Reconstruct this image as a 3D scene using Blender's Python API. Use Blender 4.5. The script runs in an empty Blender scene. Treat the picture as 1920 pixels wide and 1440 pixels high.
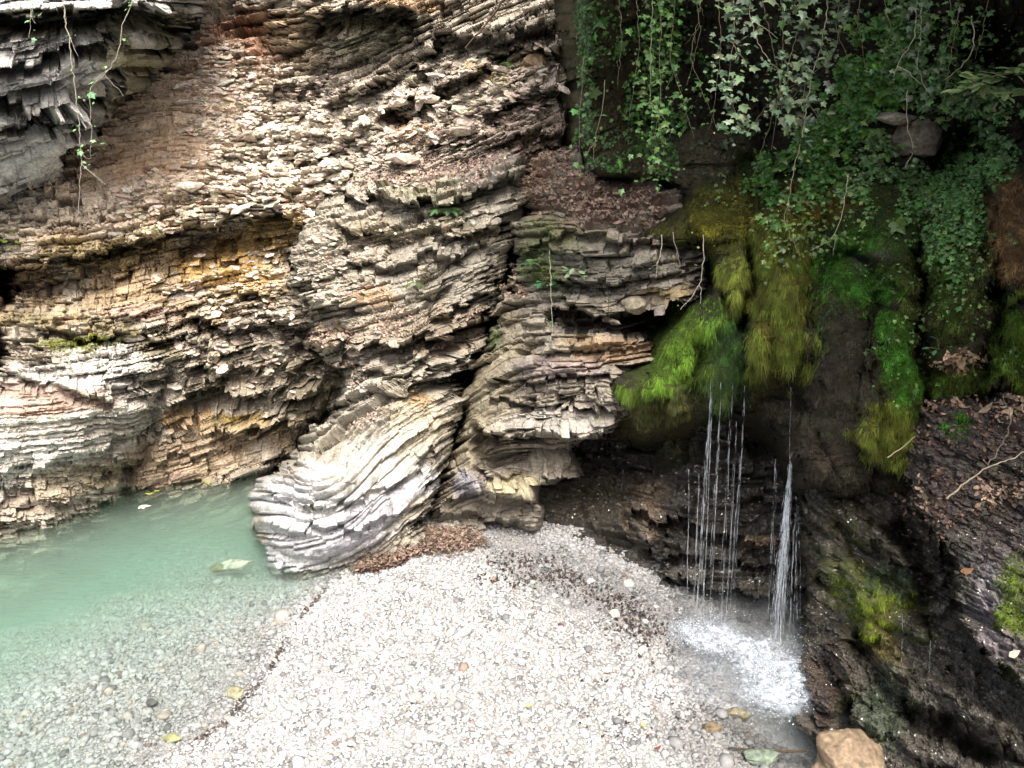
import bpy, bmesh, math, random
import numpy as np
R = math.radians
S = bpy.context.scene
C = S.collection
rng = np.random.default_rng(7)
random.seed(7)

# ------------------------------------------------------------------ camera, sky, sun, exposure
F = 1507.0; PITCH = 13.0; CH = 3.3
cd = bpy.data.cameras.new('camera'); cam = bpy.data.objects.new('camera', cd); C.objects.link(cam)
cam.location = (0, 0, CH); cam.rotation_euler = (R(90 - PITCH), 0, 0)
cd.sensor_width = 36; cd.lens = 36 * F / 1920; cd.clip_end = 500; cd.clip_start = 0.05
S.camera = cam
W = bpy.data.worlds.new('World'); S.world = W; W.use_nodes = True
nt = W.node_tree; bg = nt.nodes['Background']
sky = nt.nodes.new('ShaderNodeTexSky'); sky.sky_type = 'NISHITA'; sky.sun_disc = False
SUN_EL, SUN_AZ = 54.0, 171.0         # azimuth of the sun, clockwise from +Y
sky.sun_elevation = R(SUN_EL); sky.sun_rotation = R(SUN_AZ)
sky.air_density = 1.0; sky.dust_density = 8.0; sky.ozone_density = 0.6
nt.links.new(sky.outputs[0], bg.inputs[0]); bg.inputs[1].default_value = 0.12
sd_ = bpy.data.lights.new('sun', 'SUN'); sd_.energy = 1.5; sd_.angle = R(24); sd_.color = (1.0, 0.965, 0.91)
sun = bpy.data.objects.new('sun', sd_); C.objects.link(sun)
sun.rotation_euler = (R(90 - SUN_EL), 0, R(180 - SUN_AZ))
S.view_settings.view_transform = 'Standard'; S.view_settings.look = 'None'
S.view_settings.exposure = 1.5; S.view_settings.gamma = 1.0
S.cycles.max_bounces = 6; S.cycles.diffuse_bounces = 3; S.cycles.transparent_max_bounces = 24
S.cycles.volume_bounces = 1

# ------------------------------------------------------------------ numeric helpers
cp, sp = math.cos(R(PITCH)), math.sin(R(PITCH))
def at(u, v, Y):
    """point on the sight line of photo pixel (u, v) at distance Y in front of the camera"""
    x = (np.asarray(u, float) - 960) / F; y = (720 - np.asarray(v, float)) / F
    dy = cp + y * sp; dz = -sp + y * cp
    t = Y / dy
    return np.stack([x * t, np.broadcast_to(Y, np.shape(t)) * 1.0, CH + dz * t], -1)
def px(P):
    x, y, z = P[..., 0], P[..., 1], P[..., 2] - CH
    dep = y * cp - z * sp; up = y * sp + z * cp
    dep = np.maximum(dep, 0.05)
    return 960 + F * x / dep, 720 - F * up / dep
def on_ground(u, v, z=0.0):
    y = (720 - v) / F
    return at(u, v, (z - CH) * (cp + y * sp) / (-sp + y * cp))
def sm(a, b, x):
    t = np.clip((x - a) / (b - a), 0, 1); return t * t * (3 - 2 * t)
def hsh(i, j, k, seed):
    with np.errstate(over='ignore'):
        n = (np.asarray(i).astype(np.int64).astype(np.uint32) * np.uint32(374761393)
             + np.asarray(j).astype(np.int64).astype(np.uint32) * np.uint32(668265263)
             + np.asarray(k).astype(np.int64).astype(np.uint32) * np.uint32(2147483647 - 1899)
             + np.uint32((seed * 974711 + 12345) & 0xffffffff))
        n = (n ^ (n >> np.uint32(13))) * np.uint32(1274126177)
        n = (n ^ (n >> np.uint32(15))) * np.uint32(2246822519)
        n = n ^ (n >> np.uint32(16))
    return (n & np.uint32(0xfffff)).astype(np.float32) / 1048575.0
def noise2(x, y, seed=0):
    xi = np.floor(x); yi = np.floor(y); fx = x - xi; fy = y - yi
    fx = fx * fx * (3 - 2 * fx); fy = fy * fy * (3 - 2 * fy)
    a = hsh(xi, yi, 0, seed); b = hsh(xi + 1, yi, 0, seed); c = hsh(xi, yi + 1, 0, seed); d = hsh(xi + 1, yi + 1, 0, seed)
    return (a + (b - a) * fx) * (1 - fy) + (c + (d - c) * fx) * fy - 0.5
def noise3(x, y, z, seed=0):
    xi = np.floor(x); yi = np.floor(y); zi = np.floor(z)
    fx = x - xi; fy = y - yi; fz = z - zi
    fx = fx * fx * (3 - 2 * fx); fy = fy * fy * (3 - 2 * fy); fz = fz * fz * (3 - 2 * fz)
    r = 0
    for dz in (0, 1):
        a = hsh(xi, yi, zi + dz, seed); b = hsh(xi + 1, yi, zi + dz, seed)
        c = hsh(xi, yi + 1, zi + dz, seed); d = hsh(xi + 1, yi + 1, zi + dz, seed)
        q = (a + (b - a) * fx) * (1 - fy) + (c + (d - c) * fx) * fy
        r = r + q * (fz if dz else 1 - fz)
    return r - 0.5
def fbm3(P, s, oct=4, seed=0, g=0.5):
    r = 0; a = 1.0
    for o in range(oct):
        r = r + a * noise3(P[..., 0] * s, P[..., 1] * s, P[..., 2] * s, seed + o); s *= 2.03; a *= g
    return r
def fbm2(x, y, oct=3, seed=0, g=0.5):
    r = 0; a = 1.0
    for o in range(oct):
        r = r + a * noise2(x, y, seed + o); x = x * 2.03; y = y * 2.03; a *= g
    return r
def voronoi(x, y, seed):
    xi = np.floor(x); yi = np.floor(y)
    f1 = np.full(x.shape, 9.0); f2 = np.full(x.shape, 9.0)
    ci = np.zeros(x.shape); cj = np.zeros(x.shape); ox = np.zeros(x.shape); oy = np.zeros(x.shape)
    for a in (-1, 0, 1):
        for b in (-1, 0, 1):
            i = xi + a; j = yi + b
            dx = x - (i + 0.5 + 0.86 * (hsh(i, j, 1, seed) - .5)); dy = y - (j + 0.5 + 0.86 * (hsh(i, j, 2, seed) - .5))
            d = np.sqrt(dx * dx + dy * dy); c = d < f1
            f2 = np.where(c, f1, np.minimum(f2, d)); f1 = np.where(c, d, f1)
            ci = np.where(c, i, ci); cj = np.where(c, j, cj); ox = np.where(c, dx, ox); oy = np.where(c, dy, oy)
    return f1, f2 - f1, ci, cj, ox, oy

# coarse picture-plane fields, sampled bilinearly
GU = np.arange(-1200, 3121, 8.0); GV = np.arange(-1400, 1721, 8.0)
GGU, GGV = np.meshgrid(GU, GV)
def bil(Fd, u, v):
    x = np.clip((u - GU[0]) / 8, 0, len(GU) - 1.001); y = np.clip((v - GV[0]) / 8, 0, len(GV) - 1.001)
    i = x.astype(int); j = y.astype(int); fx = x - i; fy = y - j
    return (Fd[j, i] * (1 - fx) + Fd[j, i + 1] * fx) * (1 - fy) + (Fd[j + 1, i] * (1 - fx) + Fd[j + 1, i + 1] * fx) * fy
def tps(pts, u=None, v=None, lim=None, lam=1e-3):
    p = np.array(pts, float); n = len(p); q = p[:, :2] / 500
    def U(r2): return np.where(r2 > 0, r2 * np.log(np.maximum(r2, 1e-12)), 0)
    r2 = ((q[:, None] - q[None]) ** 2).sum(-1)
    A = np.zeros((n + 3, n + 3)); A[:n, :n] = U(r2) + lam * np.eye(n); A[:n, n] = 1; A[:n, n + 1:] = q
    A[n, :n] = 1; A[n + 1:, :n] = q.T
    w = np.linalg.solve(A, np.concatenate([p[:, 2], [0, 0, 0]]))
    uu = (GGU if u is None else u) / 500; vv = (GGV if v is None else v) / 500
    o = w[n] + w[n + 1] * uu + w[n + 2] * vv
    for k in range(n): o = o + w[k] * U((uu - q[k, 0]) ** 2 + (vv - q[k, 1]) ** 2)
    if lim is None: lim = (p[:, 2].min() - .05, p[:, 2].max() + .05)
    return np.clip(o, *lim)
def poly_sd(poly, u=None, v=None):
    u = GGU if u is None else u; v = GGV if v is None else v
    ins = np.zeros(u.shape, bool); d = np.full(u.shape, 1e9)
    n = len(poly)
    for k in range(n):
        x0, y0 = poly[k]; x1, y1 = poly[(k + 1) % n]
        ex, ey = x1 - x0, y1 - y0
        t = np.clip(((u - x0) * ex + (v - y0) * ey) / (ex * ex + ey * ey + 1e-9), 0, 1)
        d = np.minimum(d, np.hypot(u - x0 - t * ex, v - y0 - t * ey))
        if y0 != y1:
            c = ((y0 <= v) != (y1 <= v)) & (u < x0 + (v - y0) * ex / ey); ins ^= c
    return np.where(ins, -d, d)
def ledge(u, v, pts, A, down, sharp=4, up=0, lip=0.0):
    """a bed edge: rock below the line steps back by A metres and comes out again over `down`"""
    p = np.array(pts, float); v0 = np.interp(u, p[:, 0], p[:, 1]); d = v - v0
    tap = sm(p[0, 0], p[0, 0] + 30, u) * (1 - sm(p[-1, 0] - 30, p[-1, 0], u))
    r = A * sm(-sharp, sharp, d) * (1 - sm(down * .25, down, d))
    if lip: r = r - lip * sm(-up, 0, d) * (1 - sm(-sharp, sharp, d))
    return r * tap
def groove(u, v, pts, A, w):
    d = 1e9; p = pts
    for k in range(len(p) - 1):
        x0, y0 = p[k]; x1, y1 = p[k + 1]; ex, ey = x1 - x0, y1 - y0
        t = np.clip(((u - x0) * ex + (v - y0) * ey) / (ex * ex + ey * ey), 0, 1)
        d = np.minimum(d, np.hypot(u - x0 - t * ex, v - y0 - t * ey))
    return A * np.exp(-(d / w) ** 2)
def capsule(u, v, a, b, r0, r1, hgt):
    """a rounded swelling from a to b, coming out by hgt metres (negative = towards the camera)"""
    ex, ey = b[0] - a[0], b[1] - a[1]
    t = np.clip(((u - a[0]) * ex + (v - a[1]) * ey) / (ex * ex + ey * ey + 1e-9), 0, 1)
    d = np.hypot(u - a[0] - t * ex, v - a[1] - t * ey) / (r0 + (r1 - r0) * t)
    return -hgt * np.sqrt(np.clip(1 - d * d, 0, 1))
def blob(u, v, cu, cv, ru, rv, ang=0, nz=0):
    c, s = math.cos(R(ang)), math.sin(R(ang))
    x = (u - cu) * c + (v - cv) * s; y = -(u - cu) * s + (v - cv) * c
    return sm(1.25, 0.6, np.hypot(x / ru, y / rv) + nz)

# ------------------------------------------------------------------ object helpers
def setp(o, label=None, cat=None, group=None, kind=None):
    if label: o['label'] = label
    if cat: o['category'] = cat
    if group: o['group'] = group
    if kind: o['kind'] = kind
    return o
def mesh_np(name, V, loops, tot, mat, parent=None, col=None, smooth=False):
    m = bpy.data.meshes.new(name)
    V = np.ascontiguousarray(V, np.float32).reshape(-1, 3)
    loops = np.ascontiguousarray(loops, np.int32).ravel(); tot = np.ascontiguousarray(tot, np.int32)
    m.vertices.add(len(V)); m.vertices.foreach_set('co', V.ravel())
    m.loops.add(len(loops)); m.loops.foreach_set('vertex_index', loops)
    m.polygons.add(len(tot))
    st = np.zeros(len(tot), np.int32); st[1:] = np.cumsum(tot)[:-1]
    m.polygons.foreach_set('loop_start', st)
    m.polygons.foreach_set('use_smooth', np.full(len(tot), smooth, bool))
    if col is not None:
        a = m.color_attributes.new('Col', 'FLOAT_COLOR', 'POINT')
        c = np.ones((len(V), 4), np.float32); c[:, :col.shape[-1]] = col.reshape(len(V), -1)
        a.data.foreach_set('color', c.ravel())
    m.update(calc_edges=True)
    m.materials.append(mat)
    o = bpy.data.objects.new(name, m); C.objects.link(o)
    if parent: o.parent = parent
    return o
def empty(name, loc=(0, 0, 0)):
    o = bpy.data.objects.new(name, None); C.objects.link(o); o.location = tuple(float(a) for a in loc)
    o.empty_display_size = 0.1
    return o
def grid_faces(nv, nu, keep=None):
    i = np.arange(nv * nu).reshape(nv, nu)
    q = np.stack([i[:-1, :-1], i[1:, :-1], i[1:, 1:], i[:-1, 1:]], -1).reshape(-1, 4)
    if keep is not None: q = q[keep.ravel()[q].all(1)]
    return q
def compact(V, q, *arrs):
    used = np.zeros(len(V), bool); used[q.ravel()] = True
    idx = np.cumsum(used) - 1
    return (V[used], idx[q]) + tuple(a[used] for a in arrs)
def batch(name, TV, TF, pos, M3, mat, col=None, parent=None, smooth=False):
    """many small copies of one shape baked into ONE mesh. TV (n,3) or (k,n,3) variants, TF (m,s), M3 (N,3,3)"""
    TV = np.asarray(TV, float); TF = np.asarray(TF, int); N = len(pos)
    if TV.ndim == 3: T = TV[rng.integers(0, len(TV), N)]
    else: T = np.broadcast_to(TV, (N,) + TV.shape)
    V = np.einsum('nij,nkj->nki', M3, T) + np.asarray(pos)[:, None]
    n = T.shape[1]
    f = TF[None] + (np.arange(N) * n)[:, None, None]
    c = None
    if col is not None: c = np.repeat(np.asarray(col)[:, None], n, 1).reshape(N * n, -1)
    return mesh_np(name, V, f, np.full(N * len(TF), TF.shape[1]), mat, parent, c, smooth)
def rotmats(nrm, ang, scale):
    """frames whose z axis is nrm, turned by ang; scale (N,) or (N,3)"""
    n = nrm / (np.linalg.norm(nrm, axis=1, keepdims=True) + 1e-9)
    a = np.where(np.abs(n[:, 2:3]) > .9, np.array([[1., 0, 0]]), np.array([[0, 0, 1.]]))
    x = np.cross(a, n); x /= np.linalg.norm(x, axis=1, keepdims=True); y = np.cross(n, x)
    c = np.cos(ang)[:, None]; s = np.sin(ang)[:, None]
    X = x * c + y * s; Y = -x * s + y * c
    M = np.stack([X, Y, n], -1)
    sc = np.asarray(scale); sc = sc[:, None] if sc.ndim == 1 else sc
    return M * sc[:, None, :]
def tube(pts, rad, sides=6):
    p = np.array(pts, float); n = len(p); rad = np.broadcast_to(rad, (n,))
    t = np.gradient(p, axis=0); t /= np.linalg.norm(t, axis=1, keepdims=True) + 1e-9
    a = np.where(np.abs(t[:, 1:2]) > .9, np.array([[1., 0, 0]]), np.array([[0, 1., 0]]))
    x = np.cross(t, a); x /= np.linalg.norm(x, axis=1, keepdims=True); y = np.cross(t, x)
    th = np.arange(sides) * 2 * np.pi / sides
    V = p[:, None] + rad[:, None, None] * (x[:, None] * np.cos(th)[None, :, None] + y[:, None] * np.sin(th)[None, :, None])
    i = np.arange(n * sides).reshape(n, sides)
    q = np.stack([i[:-1], np.roll(i, -1, 1)[:-1], np.roll(i, -1, 1)[1:], i[1:]], -1).reshape(-1, 4)
    return V.reshape(-1, 3), q
def tubes(name, lines, mat, parent=None, col=None, sides=5):
    Vs = []; Qs = []; o = 0
    for pts, rad in lines:
        V, q = tube(pts, rad, sides); Vs.append(V); Qs.append(q + o); o += len(V)
    V = np.concatenate(Vs); q = np.concatenate(Qs)
    c = None if col is None else np.broadcast_to(np.array(col, float), (len(V), len(col)))
    return mesh_np(name, V, q, np.full(len(q), 4), mat, parent, c, True)
def wiggle(P0, P1, n, amp, sag=0.0):
    P0 = np.array(P0, float); P1 = np.array(P1, float); t = np.linspace(0, 1, n)[:, None]
    w = np.cumsum(rng.normal(0, 1, (n, 3)), 0); w -= w[0] + (w[-1] - w[0]) * t
    p = P0 + (P1 - P0) * t + w * amp / math.sqrt(n); p[:, 2] -= sag * 4 * (t * (1 - t))[:, 0]
    return p

# ------------------------------------------------------------------ materials
def mat_new(name):
    m = bpy.data.materials.new(name); m.use_nodes = True; t = m.node_tree
    return m, t, t.nodes['Principled BSDF']
def mat_rock(name, rough=0.9, wet_rough=0.28, bump=0.6, scale=38, spec=0.35, speck=.45):
    m, t, b = mat_new(name); N = t.nodes.new; L = t.links.new
    a = N('ShaderNodeAttribute'); a.attribute_name = 'Col'
    tc = N('ShaderNodeTexCoord')
    n1 = N('ShaderNodeTexNoise'); n1.inputs['Scale'].default_value = scale; n1.inputs['Detail'].default_value = 8; n1.inputs['Roughness'].default_value = .65
    n2 = N('ShaderNodeTexNoise'); n2.inputs['Scale'].default_value = 7; n2.inputs['Detail'].default_value = 6; n2.inputs['Roughness'].default_value = .6
    L(tc.outputs['Object'], n1.inputs['Vector']); L(tc.outputs['Object'], n2.inputs['Vector'])
    mr = N('ShaderNodeMapRange'); mr.inputs[1].default_value = .3; mr.inputs[2].default_value = .7; mr.inputs[3].default_value = .62; mr.inputs[4].default_value = 1.3
    L(n1.outputs['Fac'], mr.inputs[0])
    mr2 = N('ShaderNodeMapRange'); mr2.inputs[1].default_value = .35; mr2.inputs[2].default_value = .65; mr2.inputs[3].default_value = .8; mr2.inputs[4].default_value = 1.15
    L(n2.outputs['Fac'], mr2.inputs[0])
    mu = N('ShaderNodeMath'); mu.operation = 'MULTIPLY'; L(mr.outputs[0], mu.inputs[0]); L(mr2.outputs[0], mu.inputs[1])
    n3 = N('ShaderNodeTexNoise'); n3.inputs['Scale'].default_value = 24; n3.inputs['Detail'].default_value = 10; n3.inputs['Roughness'].default_value = .75; L(tc.outputs['Object'], n3.inputs['Vector'])
    m3 = N('ShaderNodeMapRange'); m3.inputs[1].default_value = .54; m3.inputs[2].default_value = .62; m3.inputs[3].default_value = 1; m3.inputs[4].default_value = 1 - speck; L(n3.outputs['Fac'], m3.inputs[0])
    mu3 = N('ShaderNodeMath'); mu3.operation = 'MULTIPLY'; L(mu.outputs[0], mu3.inputs[0]); L(m3.outputs[0], mu3.inputs[1])
    vm = N('ShaderNodeVectorMath'); vm.operation = 'SCALE'; L(a.outputs['Color'], vm.inputs[0]); L(mu3.outputs[0], vm.inputs['Scale'])
    L(vm.outputs[0], b.inputs['Base Color'])
    r = N('ShaderNodeMapRange'); r.inputs[3].default_value = rough; r.inputs[4].default_value = wet_rough; L(a.outputs['Alpha'], r.inputs[0]); L(r.outputs[0], b.inputs['Roughness'])
    b.inputs['Specular IOR Level'].default_value = spec
    bp = N('ShaderNodeBump'); bp.inputs['Strength'].default_value = bump; bp.inputs['Distance'].default_value = .03
    L(n1.outputs['Fac'], bp.inputs['Height']); L(bp.outputs[0], b.inputs['Normal'])
    return m
def mat_attr(name, rough=0.6, spec=0.4, trans=0.0, var=0.25, scale=60, bump=0.0):
    m, t, b = mat_new(name); N = t.nodes.new; L = t.links.new
    a = N('ShaderNodeAttribute'); a.attribute_name = 'Col'
    tc = N('ShaderNodeTexCoord'); n1 = N('ShaderNodeTexNoise'); n1.inputs['Scale'].default_value = scale; n1.inputs['Detail'].default_value = 4
    L(tc.outputs['Object'], n1.inputs['Vector'])
    mr = N('ShaderNodeMapRange'); mr.inputs[1].default_value = .3; mr.inputs[2].default_value = .7; mr.inputs[3].default_value = 1 - var; mr.inputs[4].default_value = 1 + var
    L(n1.outputs['Fac'], mr.inputs[0])
    vm = N('ShaderNodeVectorMath'); vm.operation = 'SCALE'; L(a.outputs['Color'], vm.inputs[0]); L(mr.outputs[0], vm.inputs['Scale'])
    L(vm.outputs[0], b.inputs['Base Color']); b.inputs['Roughness'].default_value = rough; b.inputs['Specular IOR Level'].default_value = spec
    if bump:
        bp = N('ShaderNodeBump'); bp.inputs['Strength'].default_value = bump; bp.inputs['Distance'].default_value = .01
        L(n1.outputs['Fac'], bp.inputs['Height']); L(bp.outputs[0], b.inputs['Normal'])
    if trans:
        tr = N('ShaderNodeBsdfTranslucent'); L(vm.outputs[0], tr.inputs['Color'])
        mx = N('ShaderNodeMixShader'); mx.inputs[0].default_value = trans
        L(b.outputs[0], mx.inputs[1]); L(tr.outputs[0], mx.inputs[2]); L(mx.outputs[0], t.nodes['Material Output'].inputs['Surface'])
    return m
M_rock = mat_rock('limestone')
M_wet = mat_rock('wet_limestone', rough=.8, wet_rough=.16, bump=1.0, spec=.9)
M_wet.node_tree.nodes['Principled BSDF'].inputs['Coat Weight'].default_value = 1.0; M_wet.node_tree.nodes['Principled BSDF'].inputs['Coat Roughness'].default_value = .07
M_moss_rock = mat_rock('mossy_rock', rough=.95, wet_rough=.35, bump=.9, scale=60, spec=.2)
M_gravel = mat_rock('gravel_bed', rough=.9, bump=.7, scale=45)
M_pebble = mat_attr('pebble_stone', .75, .3, var=.12, scale=50, bump=.25)
M_stone = mat_attr('loose_stone', .85, .3, var=.45, scale=28, bump=1.0)
M_leaf = mat_attr('ivy_leaf_green', .38, .5, .12, var=.15)
M_fern = mat_attr('fern_green', .55, .3, .3, var=.12)
M_dead = mat_attr('dead_leaf_brown', .7, .25, .1, var=.25)
M_moss = mat_attr('moss_green', .75, .2, .2, var=.2, scale=30)
M_stem = mat_attr('woody_stem', .8, .2, var=.2)
M_streak = None

# ------------------------------------------------------------------ rock masses
def axis(a, b, step, lo, hi, grow=1.07):
    c = list(np.arange(a, b + .1, step)); s = step; x = a
    left = []
    while x > lo: s *= grow; s = min(s, 26); x -= s; left.append(x)
    s = step; x = c[-1]; right = []
    while x < hi: s *= grow; s = min(s, 26); x += s; right.append(x)
    return np.array(left[::-1] + c + right)
def clipr(a, b): return a, b
def strata(s, t, thick, seed, amp=.06, blockw=.35, crack=.03, bevel=.3):
    """s: metres across the beds (down), t: metres along them. returns outward displacement + per-block randoms"""
    r = np.random.default_rng(seed)
    s = s + .035 * fbm2(t * .9, s * 1.2, 2, seed) + .010 * noise2(t * 8, s * 12, seed + 5)
    # small faults: whole columns of beds sit a little higher or lower than their neighbours
    for q_, (bw, am_) in enumerate(((blockw * 2.4, 1.5), (blockw * .8, .8))):
        fq = t / bw + .5 * noise2(s * 2.2, t * .6, seed + 11 + q_) + .3 * noise2(s * 12, t * 3, seed + 22 + q_); fj = np.floor(fq)
        s = s + (hsh(fj, np.floor(s / (bw * .9) + hsh(fj, 1, 1, seed)), 3 + q_, seed) - .5) * thick * am_
    def level(s, th, am, bw, cr, sd):
        h = th * np.exp(r.normal(0, .5, 6000)); edges = np.cumsum(h) - 60
        i = np.clip(np.searchsorted(edges, s), 1, 5999)
        hh = h[i]; f = (s - edges[i - 1]) / hh
        ri = hsh(i, 7, 0, sd); rj = hsh(i, 8, 0, sd)
        w = bw * (.4 + 1.6 * rj) * (hh / th) ** .5
        q = t / w + ri * 91 + .16 * noise2(t * 5, s * 11, sd + 9) + .10 * noise2(t * 17, s * 25, sd + 10)
        j = np.floor(q); g = q - j
        rb = hsh(i, j, 1, sd); rb2 = hsh(i, j, 2, sd); rb3 = hsh(i, j, 3, sd)
        gap = np.minimum(g, 1 - g) * w
        open_ = sm(-.12, .18, noise2(t * 1.7, s * 3, sd + 13) + .25 * (rb3 - .5))
        d = am * (.9 * (ri - .5) + 2.3 * (rb - .5) - 2.0 * sm(.14, .08, rb) * (f > .06) + 1.0 * sm(.9, .95, rb) + 1.1 * (g - .5) * (rb2 - .5) + .9 * (f - .5) * (rb3 - .35))
        d = d - am * .9 * (1 - sm(0, bevel * (.4 + rb2), f)) ** 1.3
        d = d - cr * (1 - sm(0, .017, (1 - f) * hh)) * (.25 + 1.4 * open_) - cr * .5 * (1 - sm(0, .008, f * hh)) * open_
        d = d - cr * .9 * (1 - sm(0, .012, gap)) * (rb2 > .25)
        return d, rb, ri, f
    d1, rb, ri, f = level(s, thick, amp, blockw, crack, seed)
    d2, rb2, _, _ = level(s + .013 * noise2(t * 12, s * 20, seed + 77), thick * .36, amp * .32, blockw * .55, crack * .45, seed + 500)
    lam = sm(-.2, .15, noise2(s * 3.1, t * .8, seed + 88) + .3 * (ri - .5))
    pkg = noise2(s * 1.7 + 3, t * .5, seed + 20) * 2.0 + noise2(s * 5, t * 1.0, seed + 21) * 1.6
    return d1 + d2 * lam + amp * pkg, .6 * rb + .4 * rb2, ri, f
def worn_beds(s, t, thick, seed, amp=.03, crack=.05):
    """water-worn beds: rounded, wavy, continuous, parted by narrow dark joints"""
    r = np.random.default_rng(seed + 900)
    s = s + .055 * fbm2(t * 1.9, s * 2.6, 3, seed + 901) + .012 * noise2(t * 9, s * 11, seed + 902)
    s = s + (hsh(np.floor(t / .21 + .9 * noise2(s * 4, t * 2, seed + 904)), 4, 4, seed) - .5) * thick * .45
    h = thick * np.exp(r.normal(0, .5, 6000)); edges = np.cumsum(h) - 60
    i = np.clip(np.searchsorted(edges, s), 1, 5999); hh = h[i]; f = (s - edges[i - 1]) / hh
    ri = hsh(i, 3, 3, seed + 905); op = sm(-.15, .12, noise2(t * 2.1, s * 4, seed + 906))
    d = amp * (1.6 * (ri - .5) + 1.2 * np.sqrt(np.clip(np.sin(np.pi * np.clip(f, 0, 1)), 0, 1)) + 3 * noise2(t * 1.3, s * 2.2, seed + 907) + 1.3 * noise2(t * 6, s * 8, seed + 908) + .7 * noise2(t * 15, s * 19, seed + 909))
    return d - crack * (1 - sm(0, .016, np.minimum(f, 1 - f) * hh)) * (.2 + op)
MASS = {}
def make_mass(name, poly, ypts, offs, k, feats=None, paint=None, ext=None, thick=.07, amp=.05, blockw=.3, crack=.03,
              facet=(.16, .07, .03), rough=.02, rimR=.9, rimw=45, dil=70, step=2.0, mat=None, seed=1, wetf=None, pa=None, ampf=None,
              rimout=.022, edgewob=10, lay=1.0, worn=None):
    pu = [p[0] for p in poly]; pv = [p[1] for p in poly]
    u0, u1, v0, v1 = min(pu) - dil, max(pu) + dil, min(pv) - dil, max(pv) + dil
    U = axis(-20, 1940, step, -1150, 3050); V = axis(-20, 1460, step, -1300, 1650)
    U = U[(U >= u0) & (U <= u1)]; V = V[(V >= v0) & (V <= v1)]
    u, v = np.meshgrid(U, V)
    Yb = bil(tps(ypts), u, v)
    wob = fbm2(u / 55., v / 40., 3, seed + 31); wob2 = fbm2(u / 55. + 40, v / 40., 3, seed + 41)
    ja = np.floor(u / 34. + .8 * noise2(v / 60., u / 90., seed + 33)); jb = np.floor(u / 15. + .8 * noise2(v / 30., u / 40., seed + 34)); jv = np.floor(v / 26. + hsh(ja, 5, 5, seed))
    uw = u + 14 * wob + 16 * (hsh(ja, jv, 2, seed) - .5); vw = v + 10 * wob2 + 22 * (hsh(ja, 1, 1, seed) - .5) + 12 * (hsh(jb, 2, 1, seed) - .5)
    off = bil(tps(offs, lim=(-3000, 3000)), u, v)
    s = (v + off) * k; t = (u - .25 * (off)) * k
    d, rb, ri, f = strata(s, t, thick, seed, amp, blockw, crack); d = d * lay
    sdp = bil(poly_sd(poly), u + edgewob * wob, v + edgewob * wob2) - d / k * .25
    Yn = Yb + rimR * 1.1 * sm(-rimw * 3.0, 0, bil(poly_sd(poly), u, v)) + .0 * u
    if feats is not None: Yb = Yb + feats(u, v, uw, vw)
    rim = np.where(sdp < 0, rimR * (1 - np.sqrt(np.clip(1 - np.clip(1 + sdp / rimw, 0, 1) ** 2, 0, 1))), rimR + sdp * rimout)
    P0 = at(u, v, Yb + rim)
    Q = at(u, v, Yn)
    for _ in range(2):
        Q[1:-1] = (Q[:-2] + Q[1:-1] * 2 + Q[2:]) / 4; Q[:, 1:-1] = (Q[:, :-2] + Q[:, 1:-1] * 2 + Q[:, 2:]) / 4
    du = np.gradient(Q, axis=1); dv = np.gradient(Q, axis=0)
    n = np.cross(dv, du); n /= np.linalg.norm(n, axis=-1, keepdims=True) + 1e-9
    tocam = np.array([0, 0, CH]) - P0; tocam /= np.linalg.norm(tocam, axis=-1, keepdims=True)
    n = np.where((n * tocam).sum(-1, keepdims=True) < 0, -n, n)
    nn = n * .6 + tocam * .4; nn /= np.linalg.norm(nn, axis=-1, keepdims=True)
    a, b, c = facet
    f1, f21, ci, cj, ox, oy = voronoi(t / a + .4 * noise2(t * 5, s * 5, seed + 3), s / b, seed + 50)
    fr = hsh(ci, cj, 3, seed); tx = hsh(ci, cj, 4, seed) - .5; ty = hsh(ci, cj, 5, seed) - .5
    fd = c * ((fr - .5) * 1.1 + 1.6 * tx * ox + 1.6 * (ty - .15) * oy) - c * .35 * (1 - sm(0, .07, f21))
    g1, g21, gi, gj, gx, gy = voronoi(t / (a * .36), s / (b * .42), seed + 60)
    gd = c * .4 * ((hsh(gi, gj, 3, seed) - .5) + 1.5 * (hsh(gi, gj, 4, seed) - .5) * gx + 1.5 * (hsh(gi, gj, 5, seed) - .6) * gy)
    am = 1.0 if ampf is None else ampf(uw, vw)
    Dm = (d + fd + gd) * am
    if worn is not None:
        ww = worn(u + 30 * wob, v + 24 * wob2); Dm = Dm * (1 - ww) + worn_beds(s, t, thick * .95, seed) * ww
    D = Dm + rough * (fbm3(P0, 3.0, 3, seed + 70) * 1.6 + fbm3(P0, 20.0, 3, seed + 80) * .5)
    P = P0 + nn * D[..., None]
    keep = (sdp < dil - 8)
    col = np.ones(u.shape + (4,), np.float32); col[..., 3] = 0
    base = np.array(pa or (.36, .335, .29)); col[..., :3] = base
    nz = fbm2(u / 70., v / 50., 4, seed + 90); nz2 = fbm2(u / 14., v / 9., 3, seed + 95)
    if paint is not None: paint(u, v, col, nz, nz2)
    var = (.78 + .3 * rb + .22 * ri) * (1 + .25 * nz2)
    col[..., :3] *= var[..., None]
    # soil and dust lodged in the joints
    q = grid_faces(len(V), len(U), keep)
    Vc, qc, cc = compact(P.reshape(-1, 3), q, col.reshape(-1, 4))
    o = mesh_np(name, Vc, qc[:, ::-1], np.full(len(qc), 4), mat or M_rock, None, cc)
    setp(o, kind='structure')
    Nf = np.cross(np.gradient(P, axis=0), np.gradient(P, axis=1)); 
    Nf = np.where((Nf * tocam).sum(-1, keepdims=True) < 0, -Nf, Nf); Nf /= np.linalg.norm(Nf, axis=-1, keepdims=True) + 1e-9
    MASS[name] = dict(P=P, N=Nf, n=nn, u=u, v=v, ok=keep & (sdp < 5), U=U, V=V)
    return o
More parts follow.
